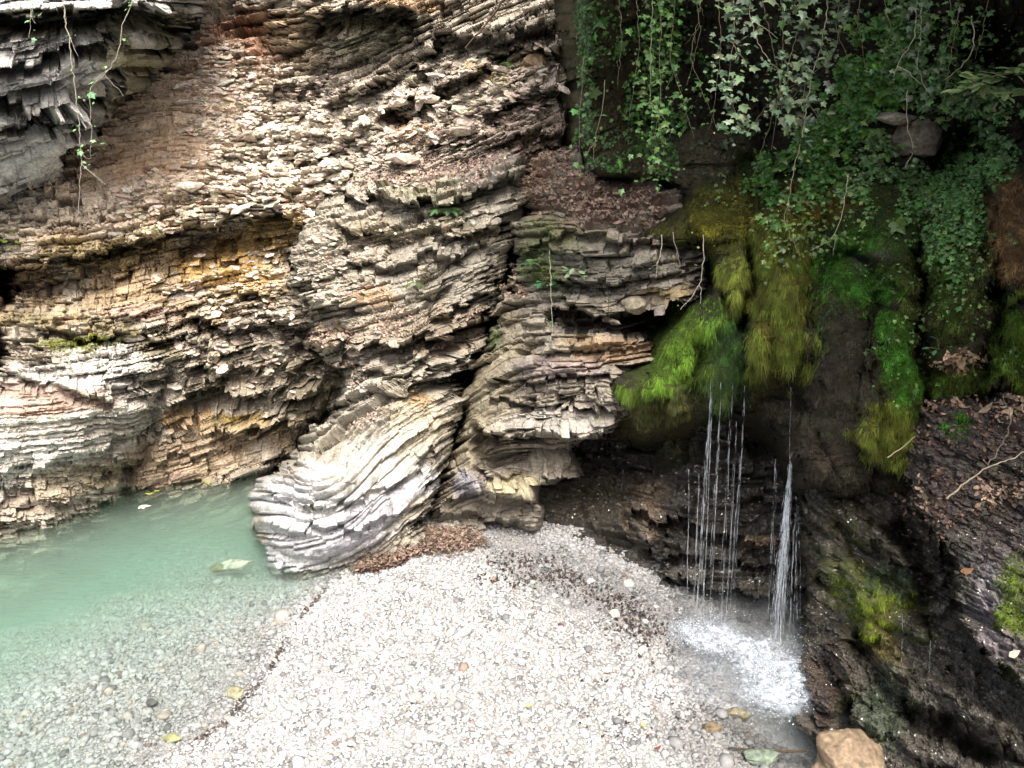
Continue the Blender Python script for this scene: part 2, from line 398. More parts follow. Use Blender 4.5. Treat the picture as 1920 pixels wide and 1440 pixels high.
def zones(zs):
    def f(u, v, col, nz, nz2):
        for z in zs:
            cu, cv, ru, rv, ang, c, st = z[:7]
            w = blob(u, v, cu, cv, ru, rv, ang, nz * .9 + nz2 * .25) * st
            col[..., :3] = col[..., :3] * (1 - w[..., None]) + np.array(c) * w[..., None]
            if len(z) > 7: col[..., 3] = col[..., 3] * (1 - w) + z[7] * w
    return f
TAN = (.40, .30, .20); RUST = (.27, .105, .045); OCH = (.34, .225, .085); GREY = (.32, .31, .29); WHITE = (.62, .61, .585)
PALE = (.56, .52, .45); BROWN = (.16, .105, .065); DARK = (.05, .045, .038); MOSSC = (.13, .15, .02); OLIVE = (.16, .14, .055); PINK = (.40, .29, .235)
VIO = (.27, .27, .31); WETB = (.035, .03, .024)

# A: the tall bedded cliff behind everything
A_Y = [(-1100, 1000, 5.2), (-500, 1010, 6.8), (0, 970, 8.0), (240, 925, 8.75), (480, 905, 9.15), (700, 900, 9.3), (1100, 900, 9.2), (1700, 900, 8.8), (2900, 900, 7.5),
       (0, 1200, 8.0), (480, 1200, 9.1), (1500, 1300, 9), (0, 840, 7.95), (150, 700, 8.1), (0, 650, 8.15), (240, 760, 8.35), (290, 700, 8.6), (420, 830, 9.15),
       (540, 850, 9.25), (430, 640, 8.85), (600, 720, 8.7), (300, 560, 8.75), (80, 560, 8.4), (470, 500, 8.9), (250, 410, 8.75), (500, 380, 8.75), (80, 420, 8.6),
       (300, 250, 9.2), (170, 330, 9.0), (400, 100, 9.7), (470, 30, 9.9), (560, 250, 9.2), (680, 80, 8.95), (620, 0, 8.9), (700, 220, 8.8), (900, 60, 8.55), (1060, 40, 8.3),
       (1000, 200, 8.3), (850, 260, 8.5), (1100, 300, 8.2), (600, 560, 8.6), (1000, 400, 8.5), (800, -300, 9.2), (300, -300, 10.5), (-800, 0, 6.8), (-700, -600, 6.8), (700, -1200, 10.5), (1800, -300, 8), (2800, 0, 7), (1700, 400, 8.6), (-500, 500, 7.6)]
A_off = [(0, 850, 0), (300, 850, 40), (540, 850, 120), (0, 700, 0), (250, 700, 25), (450, 700, 90), (620, 700, 140), (0, 500, 0), (200, 490, 10), (450, 430, 60), (600, 420, 70), (0, 300, 0),
         (300, 300, 60), (600, 250, 60), (800, 300, 130), (1050, 250, 240), (650, 80, 90), (850, 100, 170), (1050, 60, 260), (400, 50, 40), (-800, 500, -60), (1500, 0, 420), (1500, 800, 400), (500, -600, 40), (2500, 200, 700)]
def A_f(u, v, uw, vw):
    y = ledge(uw, vw, [(-20, 520), (60, 500), (170, 475), (330, 440), (440, 405), (560, 410), (620, 440)], .55, 110, 4, 40, .12)
    xr = np.interp(vw, [640, 700, 790, 880, 925, 1000], [300, 305, 288, 258, 238, 200])
    y = y - .5 * np.sqrt(np.clip((xr - uw) / 130, 0, 1)) * sm(640, 740, vw) * sm(-700, -100, u)
    y += ledge(uw, vw, [(330, 470), (440, 440), (520, 470), (600, 520)], .12, 40, 4)
    y += ledge(uw, vw, [(340, 600), (390, 596), (430, 618), (560, 600), (640, 640)], .3, 34, 4, 20, .12)
    y += ledge(uw, vw, [(60, 615), (160, 622), (320, 640), (400, 650)], .18, 22, 4, 20, .06)
    y += ledge(uw, vw, [(-20, 705), (100, 715), (165, 740), (300, 735)], .18, 30, 4, 14, .06)
    y += ledge(uw, vw, [(100, 850), (190, 838), (280, 800)], .16, 40, 4, 14, .05)
    y += ledge(uw, vw, [(-20, 900), (80, 870), (150, 860), (260, 880)], .12, 60, 4, 14, .05)
    y += ledge(uw, vw, [(340, 705), (420, 690), (500, 705), (640, 640)], .22, 40, 4, 20, .1)
    y += ledge(uw, vw, [(330, 760), (420, 742), (560, 740), (620, 700)], .25, 40, 4, 20, .1)
    y += ledge(uw, vw, [(400, 810), (480, 800), (560, 790), (640, 750)], .3, 70, 5, 12, .08)
    y += groove(uw, vw, [(305, 700), (290, 790), (250, 880), (235, 925)], .28, 16)
    y += ledge(uw, vw, [(560, 20), (640, 22), (740, 15), (790, 40)], .5, 60, 5, 60, .3)
    y += ledge(uw, vw, [(600, 195), (700, 165), (760, 130), (840, 95)], .26, 40, 4, 25, .12)
    y += ledge(uw, vw, [(690, 225), (760, 200), (860, 150), (940, 110)], .3, 45, 4, 25, .12)
    y += ledge(uw, vw, [(780, 80), (860, 70), (960, 60), (1080, 20)], .3, 55, 4, 30, .18)
    y += ledge(uw, vw, [(900, 100), (960, 95), (1040, 95), (1090, 80)], .4, 50, 4, 20, .1)
    y += ledge(uw, vw, [(900, 225), (960, 190), (1020, 170), (1090, 150)], .35, 45, 4, 30, .14)
    y += ledge(uw, vw, [(900, 280), (960, 262), (1050, 240), (1100, 230)], .22, 35, 4, 20, .1)
    y += ledge(uw, vw, [(480, 180), (560, 150), (620, 140)], .2, 40, 4, 20, .1)
    y += ledge(uw, vw, [(520, 290), (600, 285), (700, 270)], .16, 30, 4, 20, .08)
    y += groove(uw, vw, [(-30, 500), (5, 520), (10, 570)], 1.2, 14) + groove(uw, vw, [(-30, 600), (0, 640), (-5, 700)], .8, 12)
    y += groove(uw, vw, [(725, 215), (755, 232)], .4, 12) + groove(uw, vw, [(1080, 60), (1085, 200), (1060, 280)], .5, 14)
    y += groove(uw, vw, [(560, 640), (620, 640), (640, 720), (560, 860), (500, 900)], .35, 26)
    y += groove(uw, vw, [(440, -60), (450, 30), (490, 80)], .5, 40)
    return y
A_col = zones([(330, 250, 260, 150, -42, (.56, .43, .315), .95), (430, 110, 100, 80, -50, (.32, .20, .14), .75), (500, 70, 60, 60, 0, (.30, .17, .11), .6), (280, 310, 90, 60, -40, (.42, .27, .16), .6), (560, 380, 60, 40, 0, TAN, .6),
               (620, 220, 220, 120, 0, (.50, .45, .39), .8), (250, 390, 280, 50, -12, (.60, .52, .42), .8),
               (300, 520, 300, 90, -6, (.50, .385, .24), .8), (420, 500, 140, 46, -8, (.48, .32, .11), .75), (200, 480, 160, 28, -6, (.25, .22, .09), .5), (520, 440, 70, 50, 0, (.5, .36, .14), .7), (50, 530, 60, 50, 0, TAN, .6), (270, 585, 90, 24, 0, PINK, .7),
               (160, 645, 95, 16, -2, MOSSC, .95), (230, 615, 110, 20, 10, OLIVE, .6), (60, 600, 50, 20, 0, OLIVE, .6), (300, 655, 50, 30, 0, OLIVE, .6),
               (120, 800, 240, 130, -10, (.56, .53, .48), .95), (190, 700, 120, 45, -6, WHITE, .8), (60, 860, 120, 50, -6, WHITE, .6), (120, 745, 120, 22, 4, PINK, .8), (60, 770, 70, 16, 0, (.45, .3, .22), .7),
               (180, 890, 130, 30, -10, (.30, .25, .15), .7), (430, 720, 120, 70, -10, (.36, .32, .24), .6), (400, 790, 110, 16, -6, OCH, .9), (440, 790, 60, 12, -6, (.35, .3, .06), .6), (380, 850, 150, 60, -16, (.38, .29, .2), .8),
               (600, 700, 50, 120, 20, (.22, .19, .13), .7), (300, 905, 60, 20, -10, (.33, .24, .19), .7), (30, 960, 120, 16, -14, (.35, .28, .22), .6),
               (1000, 230, 110, 90, -20, (.42, .35, .3), .7), (850, 150, 200, 70, -25, PALE, .5), (790, 10, 90, 16, 10, (.38, .24, .12), .6), (1010, 110, 70, 30, 0, (.33, .26, .17), .7), (905, 140, 60, 26, 0, (.34, .25, .11), .7), (760, 240, 40, 16, 0, (.5, .3, .15), .8), (1085, 120, 40, 140, 0, (.12, .14, .05), .7),
               (690, 70, 90, 40, 0, (.33, .33, .24), .6), (560, 60, 60, 60, 0, (.34, .29, .2), .6)])
make_mass('cliff', [(-1150, -1300), (3050, -1300), (3050, 1600), (-1150, 1600)], A_Y, A_off, .0058, A_f, A_col, thick=.068, amp=.056, blockw=.24, crack=.075,
          facet=(.22, .085, .055), rough=.03, rimR=0, dil=20, seed=3, pa=(.37, .335, .28),
          ampf=lambda u, v: 1 - .78 * blob(u, v, 320, 240, 200, 95, -46) + .35 * blob(u, v, 450, 680, 200, 120),
          worn=lambda u, v: .75 * blob(u, v, 100, 800, 210, 100, -8) + .5 * blob(u, v, 380, 860, 130, 50, -14))

# B: the grey overhanging block, upper left
B_Y = [(0, 380, 7.8), (100, 340, 8.0), (200, 200, 7.6), (300, 100, 7.6), (360, 10, 7.7), (240, 190, 7.75), (0, 200, 7.1), (0, 0, 6.7), (150, 50, 6.9), (200, -300, 7.6), (400, -300, 9.2), (-600, 0, 5.9), (-600, -900, 5.6), (300, -1100, 9), (-600, 420, 6.3)]
B_off = [(0, 0, 0), (300, 0, 15), (0, 100, 0), (250, 80, 45), (0, 250, -15), (150, 250, 5), (0, 380, -60), (120, 380, -20), (-600, 200, 40), (300, -600, 0), (-600, -900, 0)]
B_Y = [(a, b, c + (.55 if b < 450 else .3)) for a, b, c in B_Y]
def B_f(u, v, uw, vw):
    y = ledge(uw, vw, [(-900, 10), (0, 26), (120, 22), (250, 12), (420, 5)], .45, 60, 3, 40, .15)
    y += ledge(uw, vw, [(-500, 130), (0, 122), (90, 112), (160, 92), (240, 74)], .3, 30, 3, 25, .1)
    y += ledge(uw, vw, [(-500, 200), (0, 185), (45, 190), (60, 212), (130, 214), (210, 226)], .4, 34, 3, 30, .14)
    y += ledge(uw, vw, [(-500, 250), (0, 238), (70, 235), (180, 240)], .25, 24, 3, 10, .05)
    y += ledge(uw, vw, [(0, 330), (60, 340), (120, 345)], .15, 24, 3)
    y += sm(-30, 60, u + .72 * v - 330) * .35
    return y
B_col = zones([(100, 180, 400, 400, 0, (.46, .46, .445), 1), (280, 140, 60, 160, 32, (.12, .115, .065), .9), (120, 40, 300, 26, 0, (.10, .11, .06), .8), (220, 110, 60, 40, 0, (.26, .24, .15), .7), (60, 150, 90, 30, 0, (.44, .43, .44), .6), (60, 60, 60, 14, 0, (.16, .12, .06), .5)])  # dark olive zones also carry painted shade on the turned-away face and slab recess
make_mass('overhanging_rock', [(-1100, -1250), (470, -1250), (400, -200), (385, 0), (348, 62), (300, 130), (240, 192), (195, 260), (150, 320), (108, 372), (40, 396), (0, 402), (-1100, 520)], B_Y, B_off, .0048, B_f, B_col,
          thick=.11, amp=.08, blockw=.42, crack=.075, facet=(.22, .09, .03), rimR=.45, rimw=40, dil=90, rimout=.06, seed=11, pa=(.34, .34, .32))

# C: the spur whose pale nose stands in the pool
C_Y = [(560, 1060, 6.75), (660, 1050, 6.85), (500, 970, 6.85), (600, 900, 6.75), (680, 960, 6.75), (760, 960, 7.0), (800, 900, 7.25), (700, 800, 7.05), (620, 820, 7.3), (820, 780, 7.3), (760, 640, 7.45), (640, 690, 7.7),
       (600, 600, 7.9), (900, 600, 7.6), (850, 500, 7.75), (700, 500, 7.95), (600, 450, 8.1), (800, 400, 8.0), (940, 420, 7.9), (800, 330, 8.25), (950, 310, 8.0), (700, 300, 8.6), (880, 270, 8.6), (600, 1200, 6.9), (800, 1150, 7.1), (620, 350, 8.5)]
C_off = [(530, 900, 4), (500, 960, 0), (580, 1000, -12), (650, 1000, 5), (710, 960, 55), (800, 900, 130), (700, 800, 85), (600, 880, -10), (850, 760, 170), (640, 660, 30), (750, 650, 70), (880, 620, 120), (650, 500, 30), (800, 500, 70), (930, 460, 120), (650, 360, 30), (800, 360, 60), (970, 320, 110), (600, 1150, 0), (900, 1100, 220)]
def C_f(u, v, uw, vw):
    y = ledge(uw, vw, [(540, 655), (600, 660), (680, 655), (760, 640), (840, 630), (930, 600)], .35, 45, 4, 36, .2)
    y += ledge(uw, vw, [(620, 355), (700, 368), (800, 380), (870, 370), (990, 320)], .28, 50, 4, 30, .15)
    y += ledge(uw, vw, [(620, 420), (700, 440), (780, 425), (880, 440), (960, 420)], .2, 40, 4, 20, .1)
    y += ledge(uw, vw, [(800, 590), (850, 580), (950, 540)], .2, 24, 4, 30, .12)
    y += ledge(uw, vw, [(640, 480), (720, 500), (820, 480), (950, 460)], .16, 30, 4, 20, .08)
    y += ledge(uw, vw, [(680, 740), (760, 735), (830, 715), (890, 690)], .18, 30, 4, 20, .1)
    y += ledge(uw, vw, [(640, 700), (720, 705), (800, 690), (900, 660)], .14, 22, 4, 16, .06)
    y += ledge(uw, vw, [(480, 935), (540, 925), (600, 960), (680, 930), (760, 890), (840, 830)], .1, 22, 4, 16, .05)
    y += ledge(uw, vw, [(480, 985), (560, 990), (620, 1000), (700, 985), (800, 930)], .09, 20, 4, 16, .05)
    y += groove(uw, vw, [(560, 560), (620, 600), (640, 640)], .25, 14)
    y += capsule(u, v, (570, 950), (640, 960), 95, 90, .28) + capsule(uw, vw, (590, 890), (625, 900), 50, 40, .08)
    return y
C_col = zones([(620, 960, 180, 110, -20, (.55, .56, .575), 1), (600, 885, 60, 36, 0, (.62, .61, .59), .9), (700, 850, 120, 60, -30, (.54, .53, .49), .85), (790, 780, 80, 60, -30, (.48, .43, .32), .7),
               (690, 980, 100, 30, -35, (.50, .50, .56), .7), (800, 620, 150, 50, -8, (.34, .28, .21), .7), (800, 750, 30, 12, 0, (.45, .30, .14), .6), (720, 680, 60, 40, 0, (.40, .37, .32), .7),
               (800, 300, 140, 40, -10, (.38, .28, .24), .7), (640, 480, 80, 90, 0, (.36, .31, .25), .6), (710, 555, 40, 18, 0, (.40, .26, .14), .55), (900, 345, 80, 30, -12, (.48, .46, .41), .6), (780, 360, 100, 18, 0, (.24, .24, .13), .5), (800, 430, 140, 24, 0, (.25, .22, .13), .5), (560, 630, 60, 30, 0, (.38, .28, .22), .6)])
make_mass('rock_spur', [(480, 950), (495, 905), (555, 870), (590, 800), (640, 745), (655, 700), (600, 665), (568, 640), (590, 605), (560, 560), (535, 520), (560, 440), (600, 370), (680, 310), (770, 270), (880, 245), (985, 285),
                        (990, 340), (965, 440), (945, 520), (925, 590), (898, 660), (872, 750), (850, 830), (815, 910), (800, 990), (760, 1150), (560, 1150), (515, 1060), (486, 1005)], C_Y, C_off, .0049, C_f, C_col,
          thick=.070, amp=.052, blockw=.26, crack=.065, facet=(.16, .05, .028), rimR=.38, rimw=40, dil=60, rimout=.12, edgewob=18, seed=21, pa=(.37, .345, .29), rough=.03,
          worn=lambda u, v: np.clip(blob(u, v, 600, 960, 190, 125, -12) + .55 * blob(u, v, 760, 850, 130, 90, -30), 0, 1))

# D: the buttress right of the crack, with the leafy slope above it
D_Y = [(900, 1000, 7.45), (990, 1010, 7.35), (830, 960, 7.5), (870, 860, 7.6), (900, 740, 7.6), (950, 600, 7.6), (980, 480, 7.7), (1000, 800, 7.05), (1100, 780, 6.9), (1200, 700, 6.95), (1000, 940, 7.2), (930, 900, 7.2), (1080, 650, 7.0), (1200, 600, 7.1),
       (1100, 500, 7.15), (1280, 560, 6.75), (1280, 480, 6.9), (1100, 430, 7.2), (1220, 430, 7.1), (1060, 340, 8.0), (1200, 330, 7.9), (1010, 300, 8.3), (1300, 350, 7.7), (1350, 450, 7.3), (900, 1200, 7.4), (1000, 390, 7.9), (1350, 650, 7.6)]
D_off = [(830, 960, -40), (900, 960, 0), (1000, 960, 10), (860, 820, -60), (940, 820, 0), (1040, 830, 0), (1150, 780, 25), (900, 680, -40), (960, 680, 0), (1100, 670, 10), (1220, 640, 25), (960, 540, 0), (1100, 540, 0), (1280, 540, 25), (1000, 440, 0), (1250, 440, 10), (1100, 300, 0), (1100, 1100, 20)]
def D_f(u, v, uw, vw):
    y = ledge(uw, vw, [(960, 480), (1050, 452), (1130, 445), (1240, 450), (1320, 470)], .14, 30, 4, 16, .1)
    y += ledge(uw, vw, [(1000, 535), (1080, 532), (1180, 522), (1320, 500)], .1, 22, 3, 16, .05)
    y += ledge(uw, vw, [(1020, 580), (1100, 586), (1180, 600), (1200, 600), (1300, 565)], .55, 46, 3, 36, .16)
    y += ledge(uw, vw, [(900, 600), (1000, 610), (1060, 620), (1120, 640)], .1, 22, 4)
    y += ledge(uw, vw, [(920, 662), (1020, 668), (1120, 655), (1240, 640)], .09, 16, 3, 10, .04)
    y += ledge(uw, vw, [(920, 722), (1020, 718), (1120, 710), (1240, 690)], .14, 14, 3, 20, .08)
    y += ledge(uw, vw, [(900, 745), (960, 765), (1060, 768), (1140, 765), (1230, 740)], .14, 16, 3, 10, .05)
    y += ledge(uw, vw, [(880, 805), (960, 830), (1000, 812), (1100, 828), (1170, 800)], .5, 120, 4, 30, .18)
    y += ledge(uw, vw, [(880, 880), (910, 890), (1000, 895), (1080, 890)], .2, 20, 3, 10, .05)
    y += capsule(uw, vw, (925, 905), (1000, 920), 22, 22, .22)
    y += capsule(uw, vw, (850, 900), (900, 920), 20, 16, .12)
    y += ledge(uw, vw, [(820, 950), (900, 940), (1020, 938)], .2, 40, 3)
    y += groove(uw, vw, [(820, 985), (900, 980), (950, 1000), (1010, 1020)], .3, 12)
    return y
D_col = zones([(900, 750, 60, 180, 20, (.30, .27, .19), .8), (1150, 660, 110, 26, -6, (.36, .24, .14), .7), (1080, 640, 50, 16, 0, (.34, .25, .13), .5), (1050, 690, 90, 20, 0, (.34, .28, .28), .6), (1050, 790, 110, 26, 0, (.47, .45, .41), .7),
               (970, 910, 50, 22, 0, (.55, .50, .33), .8), (880, 910, 34, 26, 30, (.24, .24, .275), .9), (1100, 510, 160, 60, 0, (.16, .155, .13), .8), (1240, 555, 60, 20, -10, (.36, .27, .12), .8), (1180, 770, 40, 40, 0, (.2, .17, .13), .7),
               (1030, 440, 60, 50, 0, (.12, .14, .05), .6), (1130, 380, 110, 50, 0, (.20, .13, .10), .9), (1000, 330, 40, 60, 0, (.27, .16, .12), .8), (1015, 500, 40, 40, 0, (.09, .13, .05), .6), (920, 640, 20, 26, 0, (.16, .2, .12), .8), (900, 980, 90, 26, 8, (.26, .24, .2), .6)])
make_mass('rock_buttress', [(975, 290), (1100, 285), (1250, 290), (1390, 330), (1400, 420), (1335, 470), (1325, 540), (1290, 600), (1215, 612), (1222, 690), (1205, 750), (1150, 800), (1080, 835), (1062, 890), (1022, 935), (1008, 1010), (1000, 1150), (800, 1150),
                            (812, 960), (835, 880), (868, 790), (892, 700), (925, 600), (950, 520), (965, 460), (975, 380)], D_Y, D_off, .0047, D_f, D_col,
          thick=.085, amp=.055, blockw=.36, crack=.07, worn=lambda u, v: np.clip(blob(u, v, 920, 960, 150, 60) + .8 * blob(u, v, 880, 820, 50, 130, 15), 0, .85), facet=(.2, .065, .026), rimR=.3, rimw=26, dil=55, rimout=.08, edgewob=20, seed=31, pa=(.33, .30, .25), rough=.025)

# E: the back wall of the dripping recess
E_Y = [(1000, 1020, 7.5), (1100, 1035, 7.2), (1200, 1070, 6.75), (1300, 1110, 6.35), (1400, 1120, 6.3), (1500, 1130, 6.2), (1100, 900, 8.1), (1180, 890, 7.9), (1240, 950, 7.1), (1300, 1000, 6.7), (1400, 1000, 6.75), (1500, 1000, 6.7), (1400, 850, 7.1), (1300, 800, 7.3), (1500, 800, 7), (1230, 620, 7.9), (1400, 600, 7.4),
       (1600, 600, 7.2), (1600, 1100, 6.3), (1700, 1300, 6.2), (1300, 1250, 6.3), (1000, 800, 7.9), (1600, 400, 7.4), (1250, 450, 7.7)]
E_off = [(1000, 1000, 0), (1200, 1000, -30), (1400, 1000, -60), (1500, 1000, -50), (1200, 800, 0), (1500, 700, 0), (1300, 600, 0), (1300, 1200, -60)]
def E_f(u, v, uw, vw):
    y = ledge(uw, vw, [(1180, 960), (1260, 980), (1380, 1010), (1520, 1010)], .25, 30, 4, 20, .12)
    y += ledge(uw, vw, [(1180, 1030), (1260, 1045), (1380, 1050), (1520, 1060)], .2, 24, 4, 20, .12)
    y += ledge(uw, vw, [(1180, 1075), (1300, 1105), (1400, 1110), (1520, 1100)], .35, 60, 4, 20, .16)
    y += ledge(uw, vw, [(1040, 850), (1200, 830), (1400, 800), (1520, 810)], .2, 60, 4)
    y += capsule(uw, vw, (1205, 925), (1225, 1000), 24, 30, .22) + capsule(uw, vw, (1405, 1015), (1450, 1022), 26, 16, .14)
    return y
E_col = zones([(1250, 900, 600, 400, 0, (.040, .035, .027), 1, .5), (1215, 960, 40, 60, 0, (.30, .235, .165), .8, .3), (1420, 1018, 60, 14, 0, (.30, .22, .14), .8, .6), (1350, 1070, 160, 50, 0, (.085, .08, .07), .7, .9), (1120, 950, 80, 60, 0, (.075, .065, .04), .6, .2), (1240, 820, 60, 50, 0, (.10, .11, .05), .7)])  # wet rock darkened further; the hollow's shade is put into its colour
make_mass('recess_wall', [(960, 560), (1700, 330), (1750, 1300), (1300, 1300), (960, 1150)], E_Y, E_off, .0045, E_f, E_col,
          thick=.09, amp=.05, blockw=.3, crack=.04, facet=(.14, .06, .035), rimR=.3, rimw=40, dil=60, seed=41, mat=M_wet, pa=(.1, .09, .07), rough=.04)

# F: the mossy, ivy hung wall above the recess
F_Y = [(1100, 0, 6.9), (1100, 300, 7.6), (1300, 0, 6.9), (1300, 250, 7.3), (1350, 350, 7.0), (1300, 420, 6.7), (1450, 420, 6.3), (1500, 600, 5.95), (1400, 620, 6.15), (1200, 720, 6.55), (1300, 760, 6.25), (1380, 740, 6.15), (1450, 800, 6.15), (1500, 860, 5.9),
       (1600, 450, 5.9), (1600, 650, 5.55), (1600, 850, 5.4), (1700, 800, 5.45), (1850, 800, 5.6), (1750, 650, 5.35), (1850, 650, 5.2), (1700, 300, 6.1), (1600, 150, 6.4), (1850, 350, 5.6), (1850, 100, 5.9), (1900, 500, 5.2), (1500, 0, 6.5), (1700, -100, 6.1),
       (1500, -400, 5.7), (1900, -400, 4.9), (1200, -400, 6.3), (1800, -1100, 4.2), (1200, -1100, 4.2), (1050, -500, 5.4), (1500, -150, 6.2), (2400, 300, 4.2), (2400, 800, 4.6), (2900, 0, 3), (2900, 800, 2.6), (1800, 1000, 5.6), (2400, -900, 2.4), (3000,-1200,2.0)]  # unseen upper wall pulled forward, an overhang added to shade the right side
F_off = [(1100, 0, 0), (1500, 0, 60), (1900, 0, 60), (1100, 400, 0), (1500, 400, 0), (1900, 400, -20), (1300, 800, 0), (1900, 800, 0)]
def F_f(u, v, uw, vw):
    y = capsule(u, v, (1365, 480), (1385, 545), 38, 26, .22) + capsule(uw, vw, (1335, 560), (1245, 720), 26, 38, .35) + capsule(uw, vw, (1160, 725), (1260, 735), 26, 34, .2)
    y = y + capsule(uw, vw, (1365, 600), (1345, 735), 36, 42, .12) + capsule(uw, vw, (1460, 420), (1470, 640), 48, 62, .36) + capsule(uw, vw, (1425, 620), (1420, 690), 28, 24, .2)
    y = y + capsule(uw, vw, (1580, 560), (1570, 900), 62, 76, .34) + capsule(uw, vw, (1690, 560), (1670, 830), 48, 62, .34) + capsule(uw, vw, (1800, 420), (1790, 640), 66, 58, .3) + capsule(uw, vw, (1900, 600), (1895, 720), 40, 46, .25)
    y = y + capsule(uw, vw, (1640, 420), (1700, 480), 80, 60, .3) + capsule(uw, vw, (1900, 350), (1910, 500), 60, 50, .3) + capsule(uw, vw, (1370, 390), (1330, 420), 46, 44, .25) + capsule(uw, vw, (1510, 380), (1500, 420), 40, 36, .2)
    y = y + capsule(uw, vw, (1430, 765), (1470, 775), 22, 24, .18) + capsule(uw, vw, (1500, 790), (1520, 860), 26, 44, .18) + capsule(uw, vw, (1780, 700), (1850, 690), 50, 50, .2)
    y += groove(uw, vw, [(1415, 460), (1405, 540), (1395, 600)], .45, 12) + groove(uw, vw, [(1728, 440), (1724, 600), (1728, 740)], .35, 9) + groove(uw, vw, [(1860, 540), (1880, 560), (1862, 700)], .4, 13)
    y += groove(uw, vw, [(1240, 300), (1220, 150), (1230, 0)], .4, 60) + groove(uw, vw, [(1300, 60), (1330, 150), (1380, 210)], .5, 50) + groove(uw, vw, [(1760, 290), (1820, 270)], .6, 34) + groove(uw, vw, [(1410, 300), (1450, 250)], .4, 30)
    y += groove(uw, vw, [(1875, 60), (1890, 110), (1840, 120)], .6, 50)
    y += groove(uw, vw, [(1320, 480), (1310, 560)], .4, 24)
    return y
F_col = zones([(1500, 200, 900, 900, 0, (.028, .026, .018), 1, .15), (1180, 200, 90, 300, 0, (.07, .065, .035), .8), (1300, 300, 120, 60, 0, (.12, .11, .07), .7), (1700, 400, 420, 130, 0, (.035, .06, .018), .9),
               (1350, 420, 130, 60, 0, (.10, .105, .02), .9), (1470, 540, 90, 170, 0, (.085, .08, .014), 1), (1280, 650, 80, 110, 40, (.06, .10, .014), 1), (1350, 660, 50, 100, 0, (.02, .04, .018), 1), (1580, 720, 70, 190, 0, (.035, .03, .024), 1, .3),
               (1620, 520, 110, 60, 0, (.04, .09, .012), .9), (1690, 680, 36, 90, 0, (.045, .11, .012), 1), (1670, 800, 66, 60, 0, (.09, .10, .014), 1), (1790, 520, 70, 150, 0, (.045, .05, .015), .9), (1900, 440, 60, 110, 0, (.13, .085, .045), 1), (1900, 660, 50, 80, 0, (.05, .08, .015), .9),
               (1640, 490, 34, 30, 0, (.09, .08, .075), .9), (1530, 370, 60, 34, 0, (.12, .08, .02), .8), (1210, 780, 80, 60, 0, (.09, .085, .04), .9), (1800, 700, 70, 60, 0, (.05, .06, .02), .8), (1520, 820, 60, 80, 0, (.06, .05, .035), .9), (1080, 100, 50, 160, 0, (.13, .12, .07), .6)])
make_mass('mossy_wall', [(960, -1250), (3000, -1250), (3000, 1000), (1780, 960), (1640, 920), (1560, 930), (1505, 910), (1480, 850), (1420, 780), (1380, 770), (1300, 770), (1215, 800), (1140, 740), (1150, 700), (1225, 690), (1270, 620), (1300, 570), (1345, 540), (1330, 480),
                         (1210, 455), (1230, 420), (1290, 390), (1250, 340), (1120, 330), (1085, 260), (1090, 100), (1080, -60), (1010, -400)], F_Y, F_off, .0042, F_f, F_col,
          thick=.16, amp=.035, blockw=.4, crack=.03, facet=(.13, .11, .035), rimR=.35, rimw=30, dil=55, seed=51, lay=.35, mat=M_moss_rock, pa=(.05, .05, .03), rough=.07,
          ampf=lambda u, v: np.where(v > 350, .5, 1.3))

# G: the wet dark rock, lower right, with the ledge on its shoulder
G_Y = [(1490, 1240, 5.3), (1500, 1350, 4.65), (1520, 1440, 4.3), (1510, 1100, 5.5), (1515, 900, 5.65), (1600, 1100, 5.1), (1650, 1300, 4.35), (1700, 1440, 3.65), (1650, 950, 5.15), (1750, 1000, 4.75), (1750, 1200, 4.5), (1850, 1350, 3.65),
       (1780, 860, 4.95), (1900, 800, 4.85), (1800, 760, 5.1), (1900, 1000, 4.6), (1900, 1150, 4.15), (1920, 1440, 3.2), (2400, 1000, 3.5), (2400, 1400, 2.9), (2900, 1000, 2.6), (1600, 1600, 3.4), (1550, 850, 5.75), (2400, 760, 4.6)]
G_off = [(1500, 900, 0), (1700, 900, -160), (1900, 900, -260), (1500, 1100, 0), (1700, 1200, -150), (1900, 1300, -240), (1500, 1400, 0), (2400, 1100, -700)]
